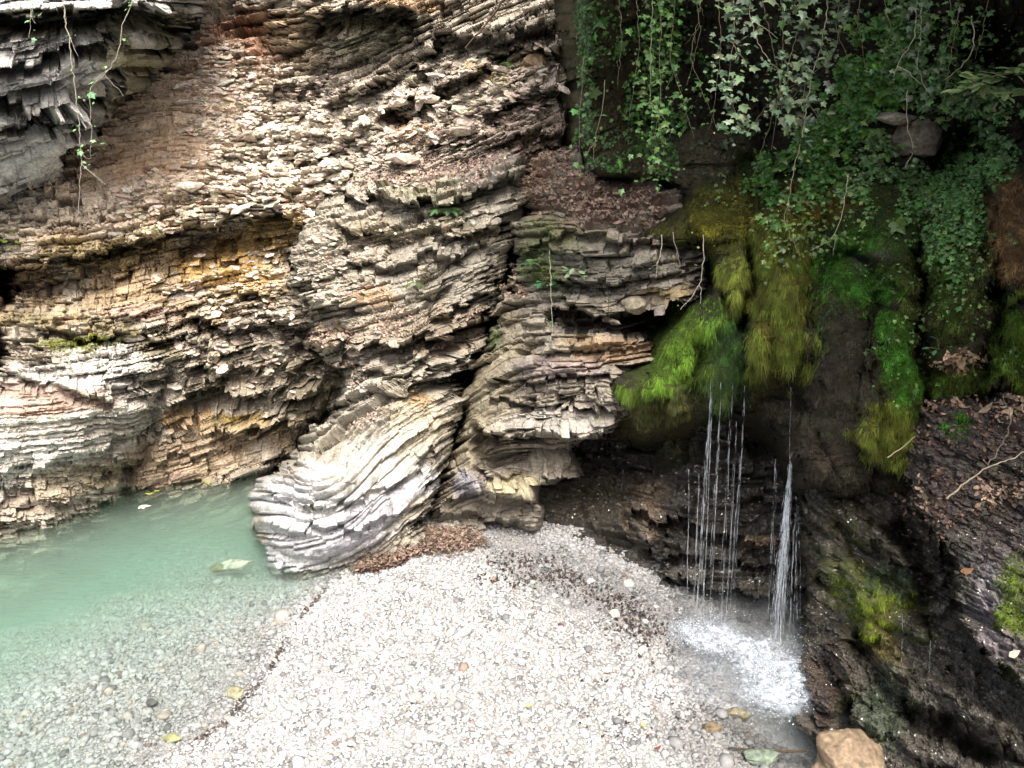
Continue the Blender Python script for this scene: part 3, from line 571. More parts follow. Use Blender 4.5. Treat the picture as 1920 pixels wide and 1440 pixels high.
def G_f(u, v, uw, vw):
    e = [(1560, 880), (1690, 885), (1735, 960), (1790, 1060), (1800, 1150), (1850, 1215), (1960, 1290), (2400, 1500)]
    p = poly_sd([(1560, 870), (1690, 880), (1735, 960), (1785, 1060), (1790, 1150), (1850, 1225), (1960, 1300), (3000, 1900), (3000, 500), (1560, 500)])
    sdd = bil(p, uw, vw)
    y = .42 * sm(-6, 10, sdd) * (1 - sm(120, 420, sdd))
    for a, b, r, h in (((1580, 960), (1700, 1060), 20, .16), ((1540, 1010), (1640, 1130), 22, .14), ((1560, 1080), (1650, 1120), 26, .16), ((1600, 1130), (1720, 1180), 24, .14),
                       ((1500, 1240), (1560, 1330), 24, .2), ((1520, 1200), (1600, 1290), 16, .12), ((1500, 1350), (1530, 1380), 22, .16), ((1560, 1200), (1640, 1300), 20, .14), ((1620, 1180), (1700, 1280), 20, .13), ((1660, 1240), (1740, 1340), 22, .14), ((1600, 1300), (1650, 1370), 24, .14),
                       ((1720, 1180), (1820, 1260), 22, .12), ((1740, 1290), (1860, 1360), 26, .14), ((1700, 1380), (1800, 1420), 26, .14), ((1800, 1300), (1920, 1400), 24, .12), ((1530, 900), (1550, 990), 26, .1), ((1680, 1060), (1760, 1130), 22, .12), ((1640, 1000), (1760, 1080), 16, .12)):
        y = y + capsule(uw, vw, a, b, r * 1.25, r, h)
    y += groove(uw, vw, [(1690, 1000), (1720, 1060), (1730, 1130)], .4, 20) + groove(uw, vw, [(1700, 1330), (1780, 1370), (1840, 1400)], .3, 16) + groove(uw, vw, [(1600, 1200), (1660, 1230)], .25, 12) + groove(uw, vw, [(1580, 1330), (1600, 1400)], .2, 12)
    return y
G_col = zones([(1700, 1150, 900, 700, 0, (.075, .068, .052), 1, .85), (1600, 1060, 120, 180, 20, (.07, .06, .034), .8, .75), (1620, 1110, 110, 50, 25, (.09, .115, .02), .85, .5), (1640, 1150, 60, 50, 0, (.10, .13, .015), .8, .5), (1670, 1090, 50, 30, 0, (.05, .10, .045), .7, .5), (1650, 1190, 40, 60, 0, (.14, .11, .02), .7, .6),
               (1640, 1320, 50, 70, -20, (.05, .08, .045), .7, .85), (1550, 1290, 60, 90, 0, (.07, .045, .032), .7, .9), (1870, 1080, 70, 90, 10, (.24, .225, .24), 1, .25), (1880, 1200, 60, 40, 30, (.27, .23, .24), .9, .3), (1905, 1120, 36, 70, 0, (.09, .12, .02), .9, .1), (1900, 1010, 80, 50, 0, (.10, .075, .06), .7, .3),
               (1760, 900, 140, 80, 20, (.06, .045, .036), .8, .3), (1830, 820, 200, 60, 0, (.06, .045, .04), .8, .3), (1600, 920, 60, 60, 0, (.06, .052, .035), .8, .4), (1780, 940, 30, 60, -30, (.12, .07, .06), .5, .3)])
make_mass('wet_rock_face', [(1508, 860), (1560, 840), (1640, 850), (1700, 790), (1760, 735), (1850, 745), (1950, 740), (3000, 700), (3000, 1640), (1500, 1640), (1540, 1450), (1510, 1385), (1484, 1350), (1500, 1320), (1478, 1255), (1500, 1190), (1515, 1100), (1505, 1000)], G_Y, G_off, .0034, G_f, G_col,
          thick=.09, amp=.036, blockw=.3, crack=.035, facet=(.11, .06, .045), rimR=.35, rimw=34, dil=50, rimout=.08, seed=61, lay=.6, mat=M_wet, pa=(.05, .045, .035), rough=.05,
          ampf=lambda u, v: .75 + 0 * u)

# ------------------------------------------------------------------ ground under pool and beach
SHORE = [(-400, 1500, -.2), (0, 1000, -.95), (200, 985, -.75), (400, 990, -.42), (450, 1060, -.24), (480, 940, -.6), (300, 1180, -.13), (0, 1200, -.27), (0, 1100, -.46), (200, 1040, -.42), (400, 1030, -.31), (0, 1300, -.16), (0, 1400, -.1), (150, 1340, -.08), (330, 1340, -.05),
         (-300, 1000, -.9), (-300, 1250, -.4), (200, 1100, -.27), (200, 920, -.8), (0, 940, -.9),
         (655, 1078, 0), (570, 1150, 0.0), (515, 1230, .0), (440, 1330, .0), (320, 1430, 0.01), (500, 1120, -.12), (100, 1440, -.12), (250, 1600, -.02),
         (800, 1100, .08), (900, 1000, .05), (760, 1010, .05), (1000, 1300, .12), (700, 1400, .1), (700, 1200, .11), (1100, 1060, .04), (1200, 1120, .03), (1000, 1000, .04),
         (1262, 1140, .0), (1262, 1200, .0), (1270, 1270, .0), (1330, 1350, .0), (1400, 1430, .01), (1330, 1160, -.12), (1400, 1200, -.3), (1460, 1290, -.35), (1400, 1300, -.14), (1470, 1390, -.08), (1520, 1200, -.3), (1600, 1400, -.2), (1450, 1500, .0), (1000, 1700, .2), (2000, 1400, -.3), (1800, 1000, -.3), (600, 900, -.3), (1100, 850, .05)]
GH = tps([(a, b, c) for a, b, c in SHORE], lim=(-1.7, .35), lam=1e-4)
def ground_z(x, y):
    y = np.maximum(y, 2.2)
    u, v = px(np.stack([x, y, np.zeros_like(x)], -1))
    u = np.clip(u, -1100, 3000); v = np.clip(v, 820, 1700)
    return bil(GH, u, v) + .035 * fbm2(x * 1.4, y * 1.4, 3, 5), u, v
gx = np.unique(np.concatenate([np.linspace(-25, -5.5, 30), np.arange(-5.5, 5.5, .03), np.linspace(5.5, 25, 30)]))
gy = np.unique(np.concatenate([np.linspace(-25, 2.5, 30), np.arange(2.5, 10, .03), np.linspace(10, 25, 20)]))
X, Yg = np.meshgrid(gx, gy); Zg, ug, vg = ground_z(X, Yg)
gc = np.ones(X.shape + (4,), np.float32); gc[..., 3] = 0
gn = fbm2(X * 9, Yg * 9, 3, 8)
gc[..., :3] = np.array((.33, .33, .325)) * (1 + .4 * gn)[..., None]
deep = sm(-.5, -1.2, Zg)[..., None]; gc[..., :3] = gc[..., :3] * (1 - deep) + np.array((.30, .36, .27)) * deep  # bed tinted greener with depth, standing in for the water's haze
q = grid_faces(len(gy), len(gx))
o = mesh_np('ground', np.stack([X, Yg, Zg + .012 * gn], -1), q[:, ::-1] * 1, np.full(len(q), 4), M_gravel, None, gc.reshape(-1, 4)); setp(o, kind='structure')

# unseen far side of the gorge, added to block low sky light from behind
def back_wall():
    U = np.linspace(-1, 1, 160); V = np.linspace(0, 1, 60); a, b = np.meshgrid(U, V)
    X = a * 16; Yb = -5.5 - b * 2.0 + 3.0 * (np.abs(a) ** 3); Z = -.5 + b * 6.5
    P = np.stack([X, Yb, Z], -1); P[..., 1] += fbm3(P, .6, 4, 91) * 1.4; 
    d, rb, ri, f = strata(-Z + .1 * X, X, .18, 92, .1, .8, .05); P[..., 1] += d
    c = np.ones(X.shape + (4,), np.float32); c[..., 3] = 0; c[..., :3] = np.array((.10, .10, .07)) * (.8 + .4 * rb)[..., None]
    q = grid_faces(60, 160)
    setp(mesh_np('unseen_gorge_wall', P, q, np.full(len(q), 4), M_rock, None, c.reshape(-1, 4)), kind='structure')
back_wall()

# ------------------------------------------------------------------ water
def mat_water(name, dens, scol, absd, acol, rip, tint=(1, 1, 1)):
    m, t, b = mat_new(name); t.nodes.remove(b); N = t.nodes.new; L = t.links.new; out = t.nodes['Material Output']
    tr = N('ShaderNodeBsdfTransparent'); tr.inputs[0].default_value = tint + (1,)
    gl = N('ShaderNodeBsdfGlossy'); gl.inputs['Roughness'].default_value = .06
    fr = N('ShaderNodeFresnel'); fr.inputs['IOR'].default_value = 1.33
    nz = N('ShaderNodeTexNoise'); nz.inputs['Scale'].default_value = rip; nz.inputs['Detail'].default_value = 4
    tc = N('ShaderNodeTexCoord'); mp = N('ShaderNodeMapping'); mp.inputs['Scale'].default_value = (1, 2.4, 1); mp.inputs['Rotation'].default_value = (0, 0, .35)
    L(tc.outputs['Object'], mp.inputs[0]); L(mp.outputs[0], nz.inputs['Vector'])
    bp = N('ShaderNodeBump'); bp.inputs['Strength'].default_value = .6; bp.inputs['Distance'].default_value = .02
    L(nz.outputs['Fac'], bp.inputs['Height']); L(bp.outputs[0], gl.inputs['Normal']); L(bp.outputs[0], fr.inputs['Normal'])
    mx = N('ShaderNodeMixShader'); L(fr.outputs[0], mx.inputs[0]); L(tr.outputs[0], mx.inputs[1]); L(gl.outputs[0], mx.inputs[2]); L(mx.outputs[0], out.inputs['Surface'])
    sc = N('ShaderNodeVolumeScatter'); sc.inputs['Color'].default_value = scol + (1,); sc.inputs['Density'].default_value = dens
    ab = N('ShaderNodeVolumeAbsorption'); ab.inputs['Color'].default_value = acol + (1,); ab.inputs['Density'].default_value = absd
    ad = N('ShaderNodeAddShader'); L(sc.outputs[0], ad.inputs[0]); L(ab.outputs[0], ad.inputs[1]); L(ad.outputs[0], out.inputs['Volume'])
    return m
def water_body(name, x0, x1, y0, y1, zb, mat, amp):
    xs = np.arange(x0, x1 + .01, .06); ys = np.arange(y0, y1 + .01, .06); a, b = np.meshgrid(xs, ys)
    Z = amp * fbm2(a * 3 + b, b * 5, 3, 15); Z[0] = Z[-1] = 0; Z[:, 0] = Z[:, -1] = 0
    P = np.stack([a, b, Z], -1).reshape(-1, 3); ny, nx = a.shape; q = grid_faces(ny, nx)[:, ::-1]
    idx = np.arange(ny * nx).reshape(ny, nx); B = P.copy(); B[:, 2] = zb
    V = np.concatenate([P, B]); n = ny * nx; fs = [q, (q + n)[:, ::-1]]
    for line in (idx[0, :], idx[:, -1], idx[-1, ::-1], idx[::-1, 0]):
        fs.append(np.stack([line[:-1], line[:-1] + n, line[1:] + n, line[1:]], -1)[:, ::-1])
    fs = np.concatenate(fs)
    o = mesh_np(name, V, fs, np.full(len(fs), 4), mat, None, None, True)
    return setp(o, kind='structure')
M_pool = mat_water('green_pool_water', .75, (.84, .92, .86), .95, (.34, .82, .64), 9)
M_plunge = mat_water('churned_plunge_water', .9, (.80, .90, .97), .25, (.6, .85, .9), 16)
water_body('water', -9, .3, 2.6, 10.4, -2.0, M_pool, .012)
water_body('plunge_pool_water', .5, 3.9, 3.3, 7.4, -1.2, M_plunge, .03)

# ------------------------------------------------------------------ picking places on the rock
def surf(mass, u, v, lift=0.0):
    M = MASS[mass]; i = int(np.argmin(np.abs(M['V'] - v))); j = int(np.argmin(np.abs(M['U'] - u)))
    return M['P'][i, j] + M['n'][i, j] * lift, M['N'][i, j], M['n'][i, j]
def pick(mass, blobs, n, edge=.35, inframe=True, vis=True):
    M = MASS[mass]; u, v = M['u'], M['v']
    nz = fbm2(u / 40., v / 30., 3, 77) * edge * 2
    w = np.zeros(u.shape)
    for b in blobs:
        st = b[5] if len(b) > 5 else 1.0
        w = np.maximum(w, st * blob(u, v, b[0], b[1], b[2], b[3], b[4], nz))
    w = w * M['ok'] * (u > -60) * (u < 1980) * (v > -70) * (v < 1490)
    w = w.ravel() / w.sum(); i = rng.choice(len(w), n, p=w)
    return M['P'].reshape(-1, 3)[i], M['N'].reshape(-1, 3)[i], M['n'].reshape(-1, 3)[i], u.ravel()[i], v.ravel()[i]
def frames(nrm, ydir, sc):
    n = nrm / (np.linalg.norm(nrm, axis=1, keepdims=True) + 1e-9)
    y = ydir - n * (ydir * n).sum(1, keepdims=True); y /= np.linalg.norm(y, axis=1, keepdims=True) + 1e-9
    x = np.cross(y, n); sc = np.asarray(sc, float)
    sc = np.repeat(sc[:, None], 3, 1) if sc.ndim == 1 else sc
    return np.stack([x, y, n], -1) * sc[:, None, :]
def vary(base, n, a=.25, hue=.08):
    return np.clip(np.array(base) * (1 + rng.normal(0, a, (n, 1)).clip(-.7, 1.5)) * (1 + rng.normal(0, hue, (n, 3))), .002, .95)
_o = [(0, 0), (.22, -.14), (.46, -.02), (.36, .2), (.58, .46), (.26, .5), (0, 1.0), (-.26, .5), (-.58, .46), (-.36, .2), (-.46, -.02), (-.22, -.14)]
IVY_V = np.array([(x, y, -.25 * abs(x) + .1 * (y - .4) ** 2 * -1) for x, y in _o] + [(0, .32, .05)])
IVY_F = [(i, (i + 1) % 12, 12) for i in range(12)]
DL_V = np.array([(sx * w, y, z + (.12 if sx else 0)) for y, w, z in ((0, .04, .1), (.33, .26, 0), (.68, .22, .04), (1, .03, .24)) for sx in (-1, 1)]) - np.array([0, .5, 0])
DL_F = [(0, 1, 3, 2), (2, 3, 5, 4), (4, 5, 7, 6)]
OV_V = np.array([(0, 0, 0), (.2, .25, .03), (.24, .55, .04), (.12, .85, .0), (0, 1, -.04), (-.12, .85, 0), (-.24, .55, .04), (-.2, .25, .03), (0, .5, -.02)])
OV_F = [(i, (i + 1) % 8, 8) for i in range(8)]

# ------------------------------------------------------------------ moss
def strands(name, label, mass, blobs, n, L, w, base, tip, out=.5, hang=1.0, parent=None):
    n = int(n * 2.0); L = L * (.85 if L > .04 else .95); w = w * .62
    P, N, n0, u, v = pick(mass, blobs, n, .5)
    fl = np.stack([fbm3(P, 16, 2, 300 + k) for k in range(3)], -1)     # matted tufts lean together
    N = n0 * .8 + N * .35 + fl * 1.3 + rng.normal(0, .2, (n, 3)); N /= np.linalg.norm(N, axis=1, keepdims=True)
    tuft = fbm3(P, 11, 3, 340); Ls = (L * rng.uniform(.45, 1.3, n) * (1 + 1.1 * tuft).clip(.35, 1.9))[:, None]
    g = np.array([0, 0, -1.0]); side = np.cross(N, g) + rng.normal(0, .5, (n, 3)); side /= np.linalg.norm(side, axis=1, keepdims=True) + 1e-9
    V = []; cs = []
    bj = vary(base, n, .3, .1); tj = vary(tip, n, .3, .1)
    pt = sm(-.12, .3, fbm3(P, 6, 3, 350))[:, None]; dk = (.55 + .75 * sm(-.3, .3, fbm3(P, 19, 2, 360)))[:, None]
    bj = bj * dk; tj = (tj * (1 - .5 * pt) + np.array([.045, .038, .014]) * .5 * pt) * dk
    curl = rng.normal(0, .22, (n, 3))
    for k, t in enumerate((0, .3, .65, 1.0)):
        c = P - n0 * .008 + N * (Ls * out * (t - .35 * t * t * hang)) + g * (Ls * hang * (t * t * .9 + .1 * t)) + curl * Ls * t * t
        ww = w * (1, .9, .7, .12)[k]
        V += [c - side * ww, c + side * ww]; cc = bj * (1 - t) + tj * t; cs += [cc, cc]
    V = np.stack(V, 1); cs = np.stack(cs, 1)
    f = np.array([(0, 1, 3, 2), (2, 3, 5, 4), (4, 5, 7, 6)])[None] + (np.arange(n) * 8)[:, None, None]
    o = mesh_np(name, V, f, np.full(n * 3, 4), M_moss, parent, np.clip(cs.reshape(-1, 3) * 2.0, 0, .6), False)
    return setp(o, label, 'moss', None, 'stuff')
YG = (.17, .20, .022); BG = (.05, .155, .018); DG = (.018, .055, .024); OL = (.13, .115, .022); BR = (.055, .042, .028)
strands('moss', 'yellow-green moss tongue slanting down left of the water curtain', 'mossy_wall', [(1290, 640, 50, 100, 26), (1190, 725, 55, 20, 5)], 9000, .075, .0028, (.045, .085, .010), (.10, .19, .022))
strands('moss', 'dark green dripping moss directly above the thin water threads', 'mossy_wall', [(1352, 660, 40, 90, 5)], 6000, .08, .0024, (.014, .03, .010), (.035, .08, .02))
strands('moss', 'small tuft of pale hanging moss beside the narrow black cleft', 'mossy_wall', [(1375, 505, 32, 55, -8)], 3500, .08, .0026, (.05, .07, .012), (.14, .17, .03))
strands('moss', 'broad olive moss curtain hanging right of the black cleft', 'mossy_wall', [(1465, 530, 60, 150, -3), (1425, 650, 24, 60, 0)], 13000, .085, .0027, (.04, .045, .008), (.085, .115, .018))
strands('moss', 'brown root-like moss curtain below the bright green patch', 'mossy_wall', [(1575, 720, 62, 170, 0), (1470, 770, 50, 20, 0), (1515, 820, 28, 60, 0), (1730, 600, 20, 150, 0, .5), (1840, 560, 30, 120, 0, .4)], 9000, .026, .0022, (.016, .014, .011), (.062, .054, .042), .9, .8)
strands('moss', 'olive cushion moss on the ledge at the leafy slope foot', 'mossy_wall', [(1350, 410, 90, 40, 0), (1240, 430, 30, 14, 0, .6)], 7000, .035, .0024, (.08, .08, .012), (.19, .19, .03), .9, .5)
strands('moss', 'bright green moss patch topping the brown moss curtain', 'mossy_wall', [(1560, 510, 60, 36, 0), (1640, 540, 60, 26, 10), (1600, 450, 60, 30, 0)], 8000, .03, .0035, (.02, .07, .008), (.045, .145, .02), .9, .5)
strands('moss', 'bright green moss streak running down the right-hand column', 'mossy_wall', [(1690, 680, 34, 76, -8), (1660, 600, 30, 40, 0, .6)], 6000, .03, .0035, (.03, .09, .008), (.05, .165, .02), .9, .6)
strands('moss', 'shaggy yellow moss at the foot of the right-hand column', 'mossy_wall', [(1662, 805, 56, 56, 0)], 6000, .06, .0028, (.05, .06, .010), (.10, .13, .02))
strands('moss', 'dull olive moss over the tall column at far right', 'mossy_wall', [(1700, 520, 40, 80, 0), (1795, 540, 62, 140, 0), (1640, 400, 130, 60, 0)], 12000, .03, .0028, (.028, .04, .008), (.075, .10, .02), .9, .5)
strands('moss', 'rusty brown moss at the right edge of the photo', 'mossy_wall', [(1900, 420, 50, 120, 10)], 6000, .03, .0026, (.08, .05, .025), (.21, .13, .06), .9, .6)
strands('moss', 'green tuft of moss at right edge below rusty moss', 'mossy_wall', [(1896, 640, 40, 80, 0), (1810, 715, 60, 26, 0)], 6000, .04, .0028, (.03, .06, .01), (.09, .16, .02), .8, .7)
strands('moss', 'golden brown moss knob beneath the ivy', 'mossy_wall', [(1535, 375, 60, 34, -20), (1450, 350, 40, 50, 0, .7)], 5000, .028, .0026, (.08, .06, .012), (.20, .15, .03), .9, .5)
strands('moss', 'grey-green moss fringe below the yellow-green tongue', 'mossy_wall', [(1215, 770, 70, 34, 10), (1270, 800, 40, 60, 0)], 5000, .05, .0024, (.04, .04, .02), (.11, .12, .04))
strands('moss', 'wet bright moss on the dark rock face beside plunge pool', 'wet_rock_face', [(1640, 1120, 60, 34, 20), (1580, 1110, 34, 24, 0, .6), (1650, 1165, 30, 40, 0), (1600, 1060, 20, 40, 0, .3)], 4500, .028, .0026, (.05, .08, .01), (.15, .20, .025), .6, .9)
strands('moss', 'green moss clump on the pale shelf at right edge', 'wet_rock_face', [(1905, 1110, 26, 66, 8), (1870, 1160, 30, 14, 0)], 4500, .03, .0028, (.04, .07, .01), (.12, .17, .025), .8, .5)
strands('moss', 'round bright green moss cushion among the dead leaves', 'wet_rock_face', [(1800, 800, 22, 24, 0)], 1800, .025, .003, (.02, .08, .008), (.06, .19, .02), .9, .4)
strands('moss', 'yellow-green moss strip on the cliff above the white beds', 'cliff', [(160, 640, 90, 12, -3), (150, 655, 30, 12, 0)], 3500, .022, .0032, (.09, .11, .01), (.22, .25, .02), .9, .3)
strands('moss', 'dark moss at the brink of the leafy buttress top', 'rock_buttress', [(1035, 420, 40, 34, 0), (1010, 500, 34, 30, 0), (925, 625, 14, 26, 20), (1100, 450, 60, 8, 0, .5)], 4500, .026, .0026, (.04, .055, .015), (.11, .15, .04), .9, .5)

strands('moss', 'thin olive and brown moss between the larger moss patches', 'mossy_wall', [(1540, 470, 190, 130, 0), (1700, 650, 130, 200, 0), (1320, 500, 60, 100, 0, .6), (1450, 330, 120, 60, 0, .6), (1230, 760, 90, 50, 0, .7), (1102, 120, 24, 200, 0, .8), (1130, 300, 50, 30, 0, .6)], 13000, .022, .0026, (.022, .028, .008), (.06, .075, .016), .9, .6)
strands('moss', 'green patches of short wet moss on the moss curtains', 'mossy_wall', [(1480, 450, 50, 60, 0), (1600, 560, 80, 40, 0, .7), (1700, 760, 40, 60, 0, .6), (1380, 620, 30, 80, 0, .5), (1790, 480, 70, 120, 0, .7), (1900, 620, 50, 80, 0, .6), (1290, 620, 60, 80, 0, .4)], 11000, .022, .003, (.02, .06, .008), (.05, .16, .02), .9, .6)

strands('moss', 'fresh green moss sheet under the creeper at far right', 'mossy_wall', [(1780, 460, 100, 130, 0), (1650, 440, 90, 60, 0), (1540, 560, 30, 90, 0, .6), (1900, 300, 50, 50, 0, .5)], 9000, .03, .003, (.025, .06, .01), (.055, .125, .02), .9, .6)
strands('moss', 'thin dark green moss on the wet lower right rock', 'wet_rock_face', [(1560, 980, 50, 110, 10), (1620, 1300, 70, 90, -20, .6), (1720, 1240, 90, 50, 30, .4), (1890, 1290, 50, 50, 0, .5)], 5000, .018, .0026, (.02, .035, .010), (.06, .09, .022), .7, .8)
# ------------------------------------------------------------------ ivy and other foliage
def leafcloud(name, label, mass, blobs, n, size, base, lift=(.01, .10), parent=None, cat='ivy'):
    P, N, n0, u, v = pick(mass, blobs, n, .45)
    nr = n0 * .9 + np.array([0, -.25, .55]) + rng.normal(0, .38, (n, 3))
    yd = np.array([0, 0, -1.]) + rng.normal(0, .6, (n, 3))
    pos = P + n0 * rng.uniform(lift[0], lift[1], n)[:, None]
    sc = size * .76 * rng.lognormal(0, .42, n); gap = fbm3(P, 5, 3, 370) + rng.normal(0, .07, n) > -.16; pos, nr, yd, sc = pos[gap], nr[gap], yd[gap], sc[gap]; n = len(pos); base = np.array(base) * np.where(rng.random((n, 1)) < .2, [[1.9, 1.5, 1.3]], [[1.05, 1.12, .85]])
    o = batch(name, IVY_V, IVY_F, pos, frames(nr, yd, sc), M_leaf, np.clip(base * (1 + rng.normal(0, .35, (n, 1)).clip(-.7, 1.5)) * (1 + rng.normal(0, .1, (n, 3))), .002, .6), parent)
    return setp(o, label, cat, None, 'stuff')
leafcloud('ivy', 'dense green ivy running diagonally across the upper right wall', 'mossy_wall', [(1640, 170, 120, 60, -40), (1560, 260, 110, 60, -40), (1480, 340, 60, 60, -20), (1700, 60, 90, 60, 0, .5)], 4600, .043, (.06, .155, .038))
leafcloud('ivy', 'grey-green ivy around the stones in the dark hollow', 'mossy_wall', [(1740, 120, 90, 110, -10), (1650, 300, 70, 50, 0), (1850, 200, 80, 80, 0, .5)], 1900, .04, (.085, .155, .07))
leafcloud('ivy', 'small-leaved pale creeper below the dark hollow', 'mossy_wall', [(1780, 350, 140, 50, -14), (1850, 290, 60, 60, 0), (1790, 440, 70, 70, 0, .5), (1660, 350, 70, 40, 0, .7)], 4400, .026, (.075, .175, .06), (.005, .05))
leafcloud('ivy', 'thin ivy straggling down over the moss curtains', 'mossy_wall', [(1480, 420, 60, 80, 0), (1540, 440, 60, 50, 0), (1620, 420, 60, 60, 0, .6), (1360, 360, 60, 30, 0, .6)], 420, .03, (.10, .16, .06))
leafcloud('ivy', 'dark ivy column at the left end of the green wall', 'mossy_wall', [(1240, 130, 60, 190, 5), (1210, 290, 60, 50, 0, .7), (1140, 60, 60, 90, 0, .4), (1130, 250, 50, 60, 0, .15)], 1900, .036, (.05, .13, .035))
leafcloud('ivy', 'faint ivy leaves in the shadow of the dark hollow', 'mossy_wall', [(1330, 200, 90, 120, 0), (1420, 150, 90, 120, 0)], 260, .034, (.03, .07, .03))
leafcloud('ivy', 'sparse creeper leaves on the dark moss at far right', 'mossy_wall', [(1760, 600, 120, 150, 0, 1), (1840, 160, 110, 120, 0, .9), (1880, 300, 60, 60, 0, .8), (1700, 420, 140, 60, 0, .7)], 1300, .022, (.10, .20, .07), (.01, .03))
leafcloud('ivy', 'fringe of small ivy leaves on the left border of the green wall', 'mossy_wall', [(1102, 140, 26, 230, 0), (1120, 280, 50, 40, 0, .7)], 1100, .032, (.05, .11, .04))
def path3(pts, Y0, Y1=None, n=None):
    """hanging line through photo points, at real distance Y0..Y1, smoothed"""
    Y1 = Y0 if Y1 is None else Y1; p = np.array(pts, float); m = len(p)
    n = n or max(8, int(np.hypot(*np.diff(p, axis=0).T).sum() / 9))
    d = np.r_[0, np.cumsum(np.hypot(*np.diff(p, axis=0).T))]; t = np.linspace(0, d[-1], n)
    u = np.interp(t, d, p[:, 0]); v = np.interp(t, d, p[:, 1])
    for _ in range(2): u[1:-1] = (u[:-2] + u[1:-1] * 2 + u[2:]) / 4; v[1:-1] = (v[:-2] + v[1:-1] * 2 + v[2:]) / 4
    P = at(u, v, np.linspace(Y0, Y1, n)); P[1:-1] += rng.normal(0, .004, (n - 2, 3))
    return P
def vine(label, pts, Y0, Y1, leaves, size, base, rad=.0028, stemcol=(.30, .26, .18), group=None, name='ivy_vine', cat='vine', spread=.05):
    P = path3(pts, Y0, Y1); e = empty(name, P[0]); setp(e, label, cat, group)
    inv = -np.array(P[0]); Pl = P + inv
    lines = [(Pl, np.linspace(rad, rad * .45, len(P)))]
    for k in range(max(1, len(P) // 14)):
        i = rng.integers(1, len(P) - 1); L = rng.uniform(.06, .2)
        lines.append((wiggle(Pl[i], Pl[i] + np.array([rng.normal(0, .6), rng.normal(0, .3), -.8]) * L, 6, .02), np.linspace(rad * .6, rad * .3, 6)))
    tubes('stem', lines, M_stem, e, stemcol)
    if leaves:
        i = rng.integers(0, len(P), leaves); pos = Pl[i] + rng.normal(0, spread, (leaves, 3)) * np.array([1, .6, .7])
        nr = np.array([0, -.8, .75]) + rng.normal(0, .4, (leaves, 3)); yd = np.array([0, 0, -1.]) + rng.normal(0, .6, (leaves, 3))
        batch('leaves', IVY_V, IVY_F, pos, frames(nr, yd, size * .72 * rng.lognormal(0, .40, leaves)), M_leaf, vary(base, leaves, .3, .1), e)
    return e
GG = (.17, .25, .15); GR = (.12, .25, .075)
vine('thick leafy ivy rope hanging down over the black hollow, left of the forked one', [(1372, -60), (1378, 60), (1366, 150), (1385, 240)], 5.7, 5.7, 190, .055, GG, spread=.06)
vine('nearly bare ivy stem slanting down right across the black hollow', [(1398, -40), (1412, 60), (1440, 115), (1500, 160), (1535, 222)], 5.65, 5.8, 40, .05, GG, .004, (.36, .33, .24), spread=.035)
vine('leafy ivy rope with a pale curved stem at top centre right', [(1545, -60), (1552, 20), (1538, 90), (1520, 150), (1505, 258)], 5.6, 5.7, 150, .055, GG, .0045, (.42, .4, .3), spread=.075)
vine('ivy strand with large pale leaves beside the curved stem', [(1490, -60), (1502, 40), (1475, 130), (1458, 222)], 5.6, 5.7, 120, .058, GG, spread=.07)
vine('slanting ivy stem crossing behind the large pale leaves', [(1600, -20), (1560, 110), (1440, 195), (1400, 250)], 5.8, 6.0, 45, .045, GG, spread=.05)
vine('dense dark green ivy strand at the left of the wall', [(1245, -60), (1236, 100), (1240, 190), (1222, 280), (1230, 330)], 6.2, 6.5, 260, .045, GR, spread=.09)
vine('long bare grey stem beside the dense dark green strand', [(1225, -60), (1222, 60), (1218, 200)], 6.1, 6.2, 26, .035, GR, .004, (.3, .3, .22))
vine('thin leafy strand along the left border of the ivy', [(1094, 110), (1088, 200), (1086, 290), (1078, 350)], 6.9, 7.1, 46, .03, GR, spread=.04)
vine('bare crooked root hanging left of the dark ivy strand', [(1134, 150), (1130, 200), (1118, 250), (1112, 300)], 6.8, 7.0, 8, .03, GR, .004, (.34, .31, .22), name='hanging_root', cat='root')
vine('pale bent twig dangling in the grey-green ivy', [(1722, -30), (1716, 70), (1688, 110), (1676, 145)], 5.5, 5.5, 30, .04, GG, .0045, (.5, .46, .36), spread=.05)
vine('straight pale stem hanging above the two stones', [(1728, -30), (1726, 60), (1720, 130), (1738, 170)], 5.5, 5.45, 90, .045, GG, .0045, (.45, .42, .33), spread=.1)
vine('stems hanging in front of the stones in the hollow', [(1702, 170), (1700, 240), (1716, 275), (1697, 315)], 5.5, 5.4, 10, .035, GG, .0035, (.4, .35, .26))
vine('crossed pale twigs at the upper right of the ivy', [(1822, 30), (1828, 90), (1810, 120), (1770, 150)], 5.4, 5.4, 22, .035, GR, .004, (.5, .45, .33))
vine('thin leafy vine trailing to the foot of the ivy', [(1510, 150), (1506, 220), (1500, 265)], 5.7, 5.8, 20, .035, GG)
vine('long ivy runner creeping over the golden moss', [(1500, 270), (1480, 360), (1470, 420), (1500, 480)], 5.75, 5.6, 42, .032, (.13, .2, .08), spread=.045)
vine('ivy runner over the bright green moss patch', [(1590, 330), (1580, 400), (1560, 450), (1520, 470)], 5.6, 5.5, 26, .032, (.12, .19, .07), .003, (.45, .42, .3), spread=.04)
vine('long pale root hanging before the slab end, bent at its tip', [(1318, 440), (1320, 480), (1314, 530), (1290, 568), (1276, 580)], 6.35, 6.35, 6, .03, (.25, .3, .12), .0042, (.55, .52, .44), name='hanging_root', cat='root')
vine('short pale root in front of the buttress top', [(1240, 440), (1242, 470), (1232, 490), (1230, 520)], 6.7, 6.6, 3, .025, (.3, .32, .15), .0038, (.52, .48, .4), name='hanging_root', cat='root')
vine('thin pale root between short and long pale roots', [(1262, 435), (1268, 465), (1276, 500)], 6.7, 6.6, 2, .025, (.3, .32, .15), .003, (.5, .46, .38), name='hanging_root', cat='root')
